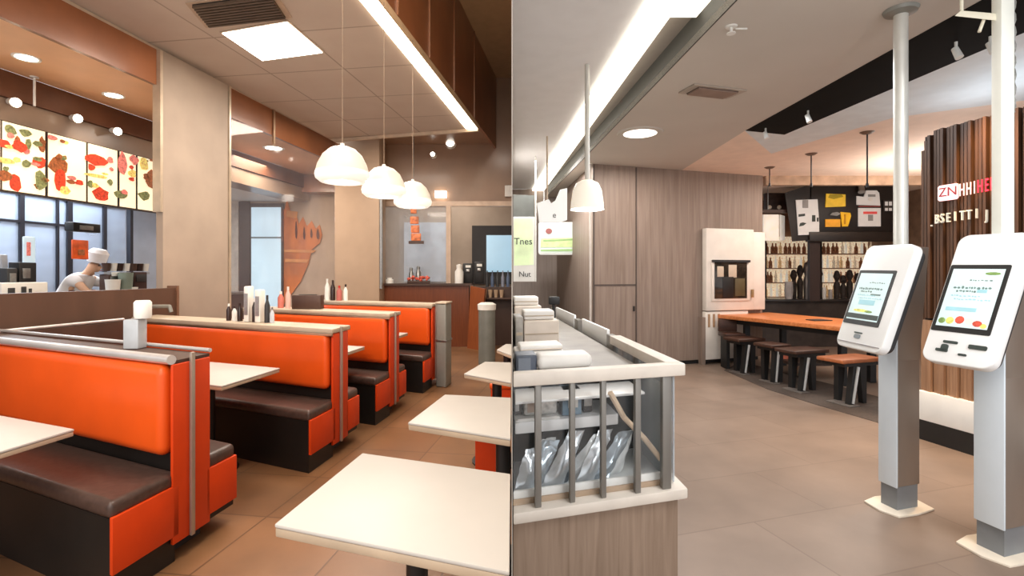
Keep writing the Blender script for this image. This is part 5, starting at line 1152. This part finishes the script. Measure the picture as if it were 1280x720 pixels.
obj('seat', MB().box(ray(907) * 8.0, ray(932) * 8.0, 8.0, 8.3, .5, .56, .01), swd, bn_)
obj('back', MB().box(ray(908) * 8.0, ray(932) * 8.0, 8.3, 8.34, .56, .75, .01), swd, bn_)
obj('leg', MB().box(ray(909) * 8.0, ray(913) * 8.0, 8.02, 8.25, .006, .5), black, bn_); obj('leg', MB().box(ray(926) * 8.0, ray(930) * 8.0, 8.02, 8.25, .006, .5), black, bn_)

# ================================================================== light, camera
def area(name, loc, size, power, color, rot=(0, 0, 0), sy=None):
    l = bpy.data.lights.new(name, 'AREA'); l.energy = power; l.color = color; l.size = size
    if sy: l.shape = 'RECTANGLE'; l.size_y = sy
    o = bpy.data.objects.new(name, l); COL.objects.link(o); o.location = loc; o.rotation_euler = rot; return o
def spot(name, loc, power, color, size=1.9, blend=.8):
    l = bpy.data.lights.new(name, 'SPOT'); l.energy = power; l.color = color; l.spot_size = size; l.spot_blend = blend; l.shadow_soft_size = .08
    o = bpy.data.objects.new(name, l); COL.objects.link(o); o.location = loc; return o
WARM, NEUT = (1, .89, .77), (.97, .985, 1)
area('hall_fill', (-2.6, .9, 3.9), 1.6, 95, WARM)  # added fill for the left hall, apart from the modelled fixtures
area('hall_fill', (-1.2, -.6, 3.4), 1.6, 60, WARM, (.5, 0, 0))
area('hall_fill', (-2.2, 5.6, 4.0), 1.2, 90, WARM)
area('hall_fill', (-2.2, 8.2, 4.0), 1.2, 80, WARM)
area('rear_lamp', (-1.6, 12.0, 3.9), 1.0, 60, (1, .9, .8))
for p in (onz(33, 72, ZC), onz(142, 119, ZC), onz(342, 185, ZC)): spot('downlight_lamp', (p.x, p.y, ZC - .04), 60, (1, .8, .58))
q = FM.p(1.5, 1.6, 3.05); area('kitchen_lamp', q, 1.2, 130, (.88, .94, 1), (0, 0, 0), 3)
area('right_fill', (2.2, .9, 3.15), 1.6, 60, NEUT)  # added general fill for the right hall, no fixture of its own
area('right_fill', (2.2, 4.9, 3.15), 1.4, 60, NEUT)
area('right_fill', (2.0, 7.2, 3.15), .5, 30, (1, .92, .84))
area('bar_lamp', (5.2, 7.6, 3.1), 1.4, 60, (1, .9, .8))
area('ceiling_upfill', (6.4, 7.4, 2.3), 1.2, 55, (1, .88, .78), (PI, 0, 0))  # added upward fill that brightens the peach ceiling
area('ceiling_upfill', (4.45, 4.3, 2.72), .4, 5, (.9, .95, 1), (PI, 0, 0), 1.6)  # added upward fill over the slat wall
area('rear_left_fill', (-4.6, 9.3, 3.55), .9, 70, (1, .86, .7))  # fill added to brighten the rear left wall and mural
area('kitchen_up_lamp', FM.p(-1, .9, 2.3), .5, 20, (1, .85, .68), (PI, 0, 0), 2)
area('upper_fill', (-.35, 3.2, 5.6), .5, 110, WARM)  # fill added out of view to brighten the fascia
area('service_fill', (.5, 8.2, 3.3), .5, 75, NEUT)  # added fill that lightens the side of the wood wall
p = FSw.p(.22, .62, 3.12); spot('slat_lamp', p, 320, (1, .62, .28), 1.3, 1.0)
def point(name, loc, power, color, r=.0):
    l = bpy.data.lights.new(name, 'POINT'); l.energy = power; l.color = color; l.shadow_soft_size = r
    o = bpy.data.objects.new(name, l); COL.objects.link(o); o.location = loc; return o
for c in ((428, 228, 4.07), (480, 246, 4.9), (516, 259, 5.7)): point('pendant_bulb', at(*c) + Vector((0, 0, -.05)), 14, WARM)
point('pendant_bulb', at(734, 262, 4.6) + Vector((0, 0, -.04)), 22, NEUT)
point('back_fill', (-2.2, -.7, 2.3), 85, WARM, .3)  # soft fills added behind the camera to lift the ceilings
point('back_fill', (2.0, -.7, 2.2), 110, NEUT, .3)
w = bpy.data.worlds.new('World'); SC.world = w; w.use_nodes = True
bg = w.node_tree.nodes['Background']; bg.inputs['Color'].default_value = (.98, .985, 1, 1); bg.inputs['Strength'].default_value = 1.3
cam = bpy.data.cameras.new('Camera'); co = bpy.data.objects.new('Camera', cam); COL.objects.link(co)
co.location = (0, 0, EYE); co.rotation_euler = (PI / 2, 0, 0)
cam.sensor_width = 36; cam.sensor_fit = 'HORIZONTAL'; cam.lens = 36 * F / 1280; cam.shift_x = 0; cam.shift_y = -(360 - CY) / 1280
cam.clip_start = .03; cam.clip_end = 100
SC.camera = co
SC.view_settings.view_transform = 'Standard'; SC.view_settings.look = 'None'; SC.view_settings.exposure = 0; SC.view_settings.gamma = 1
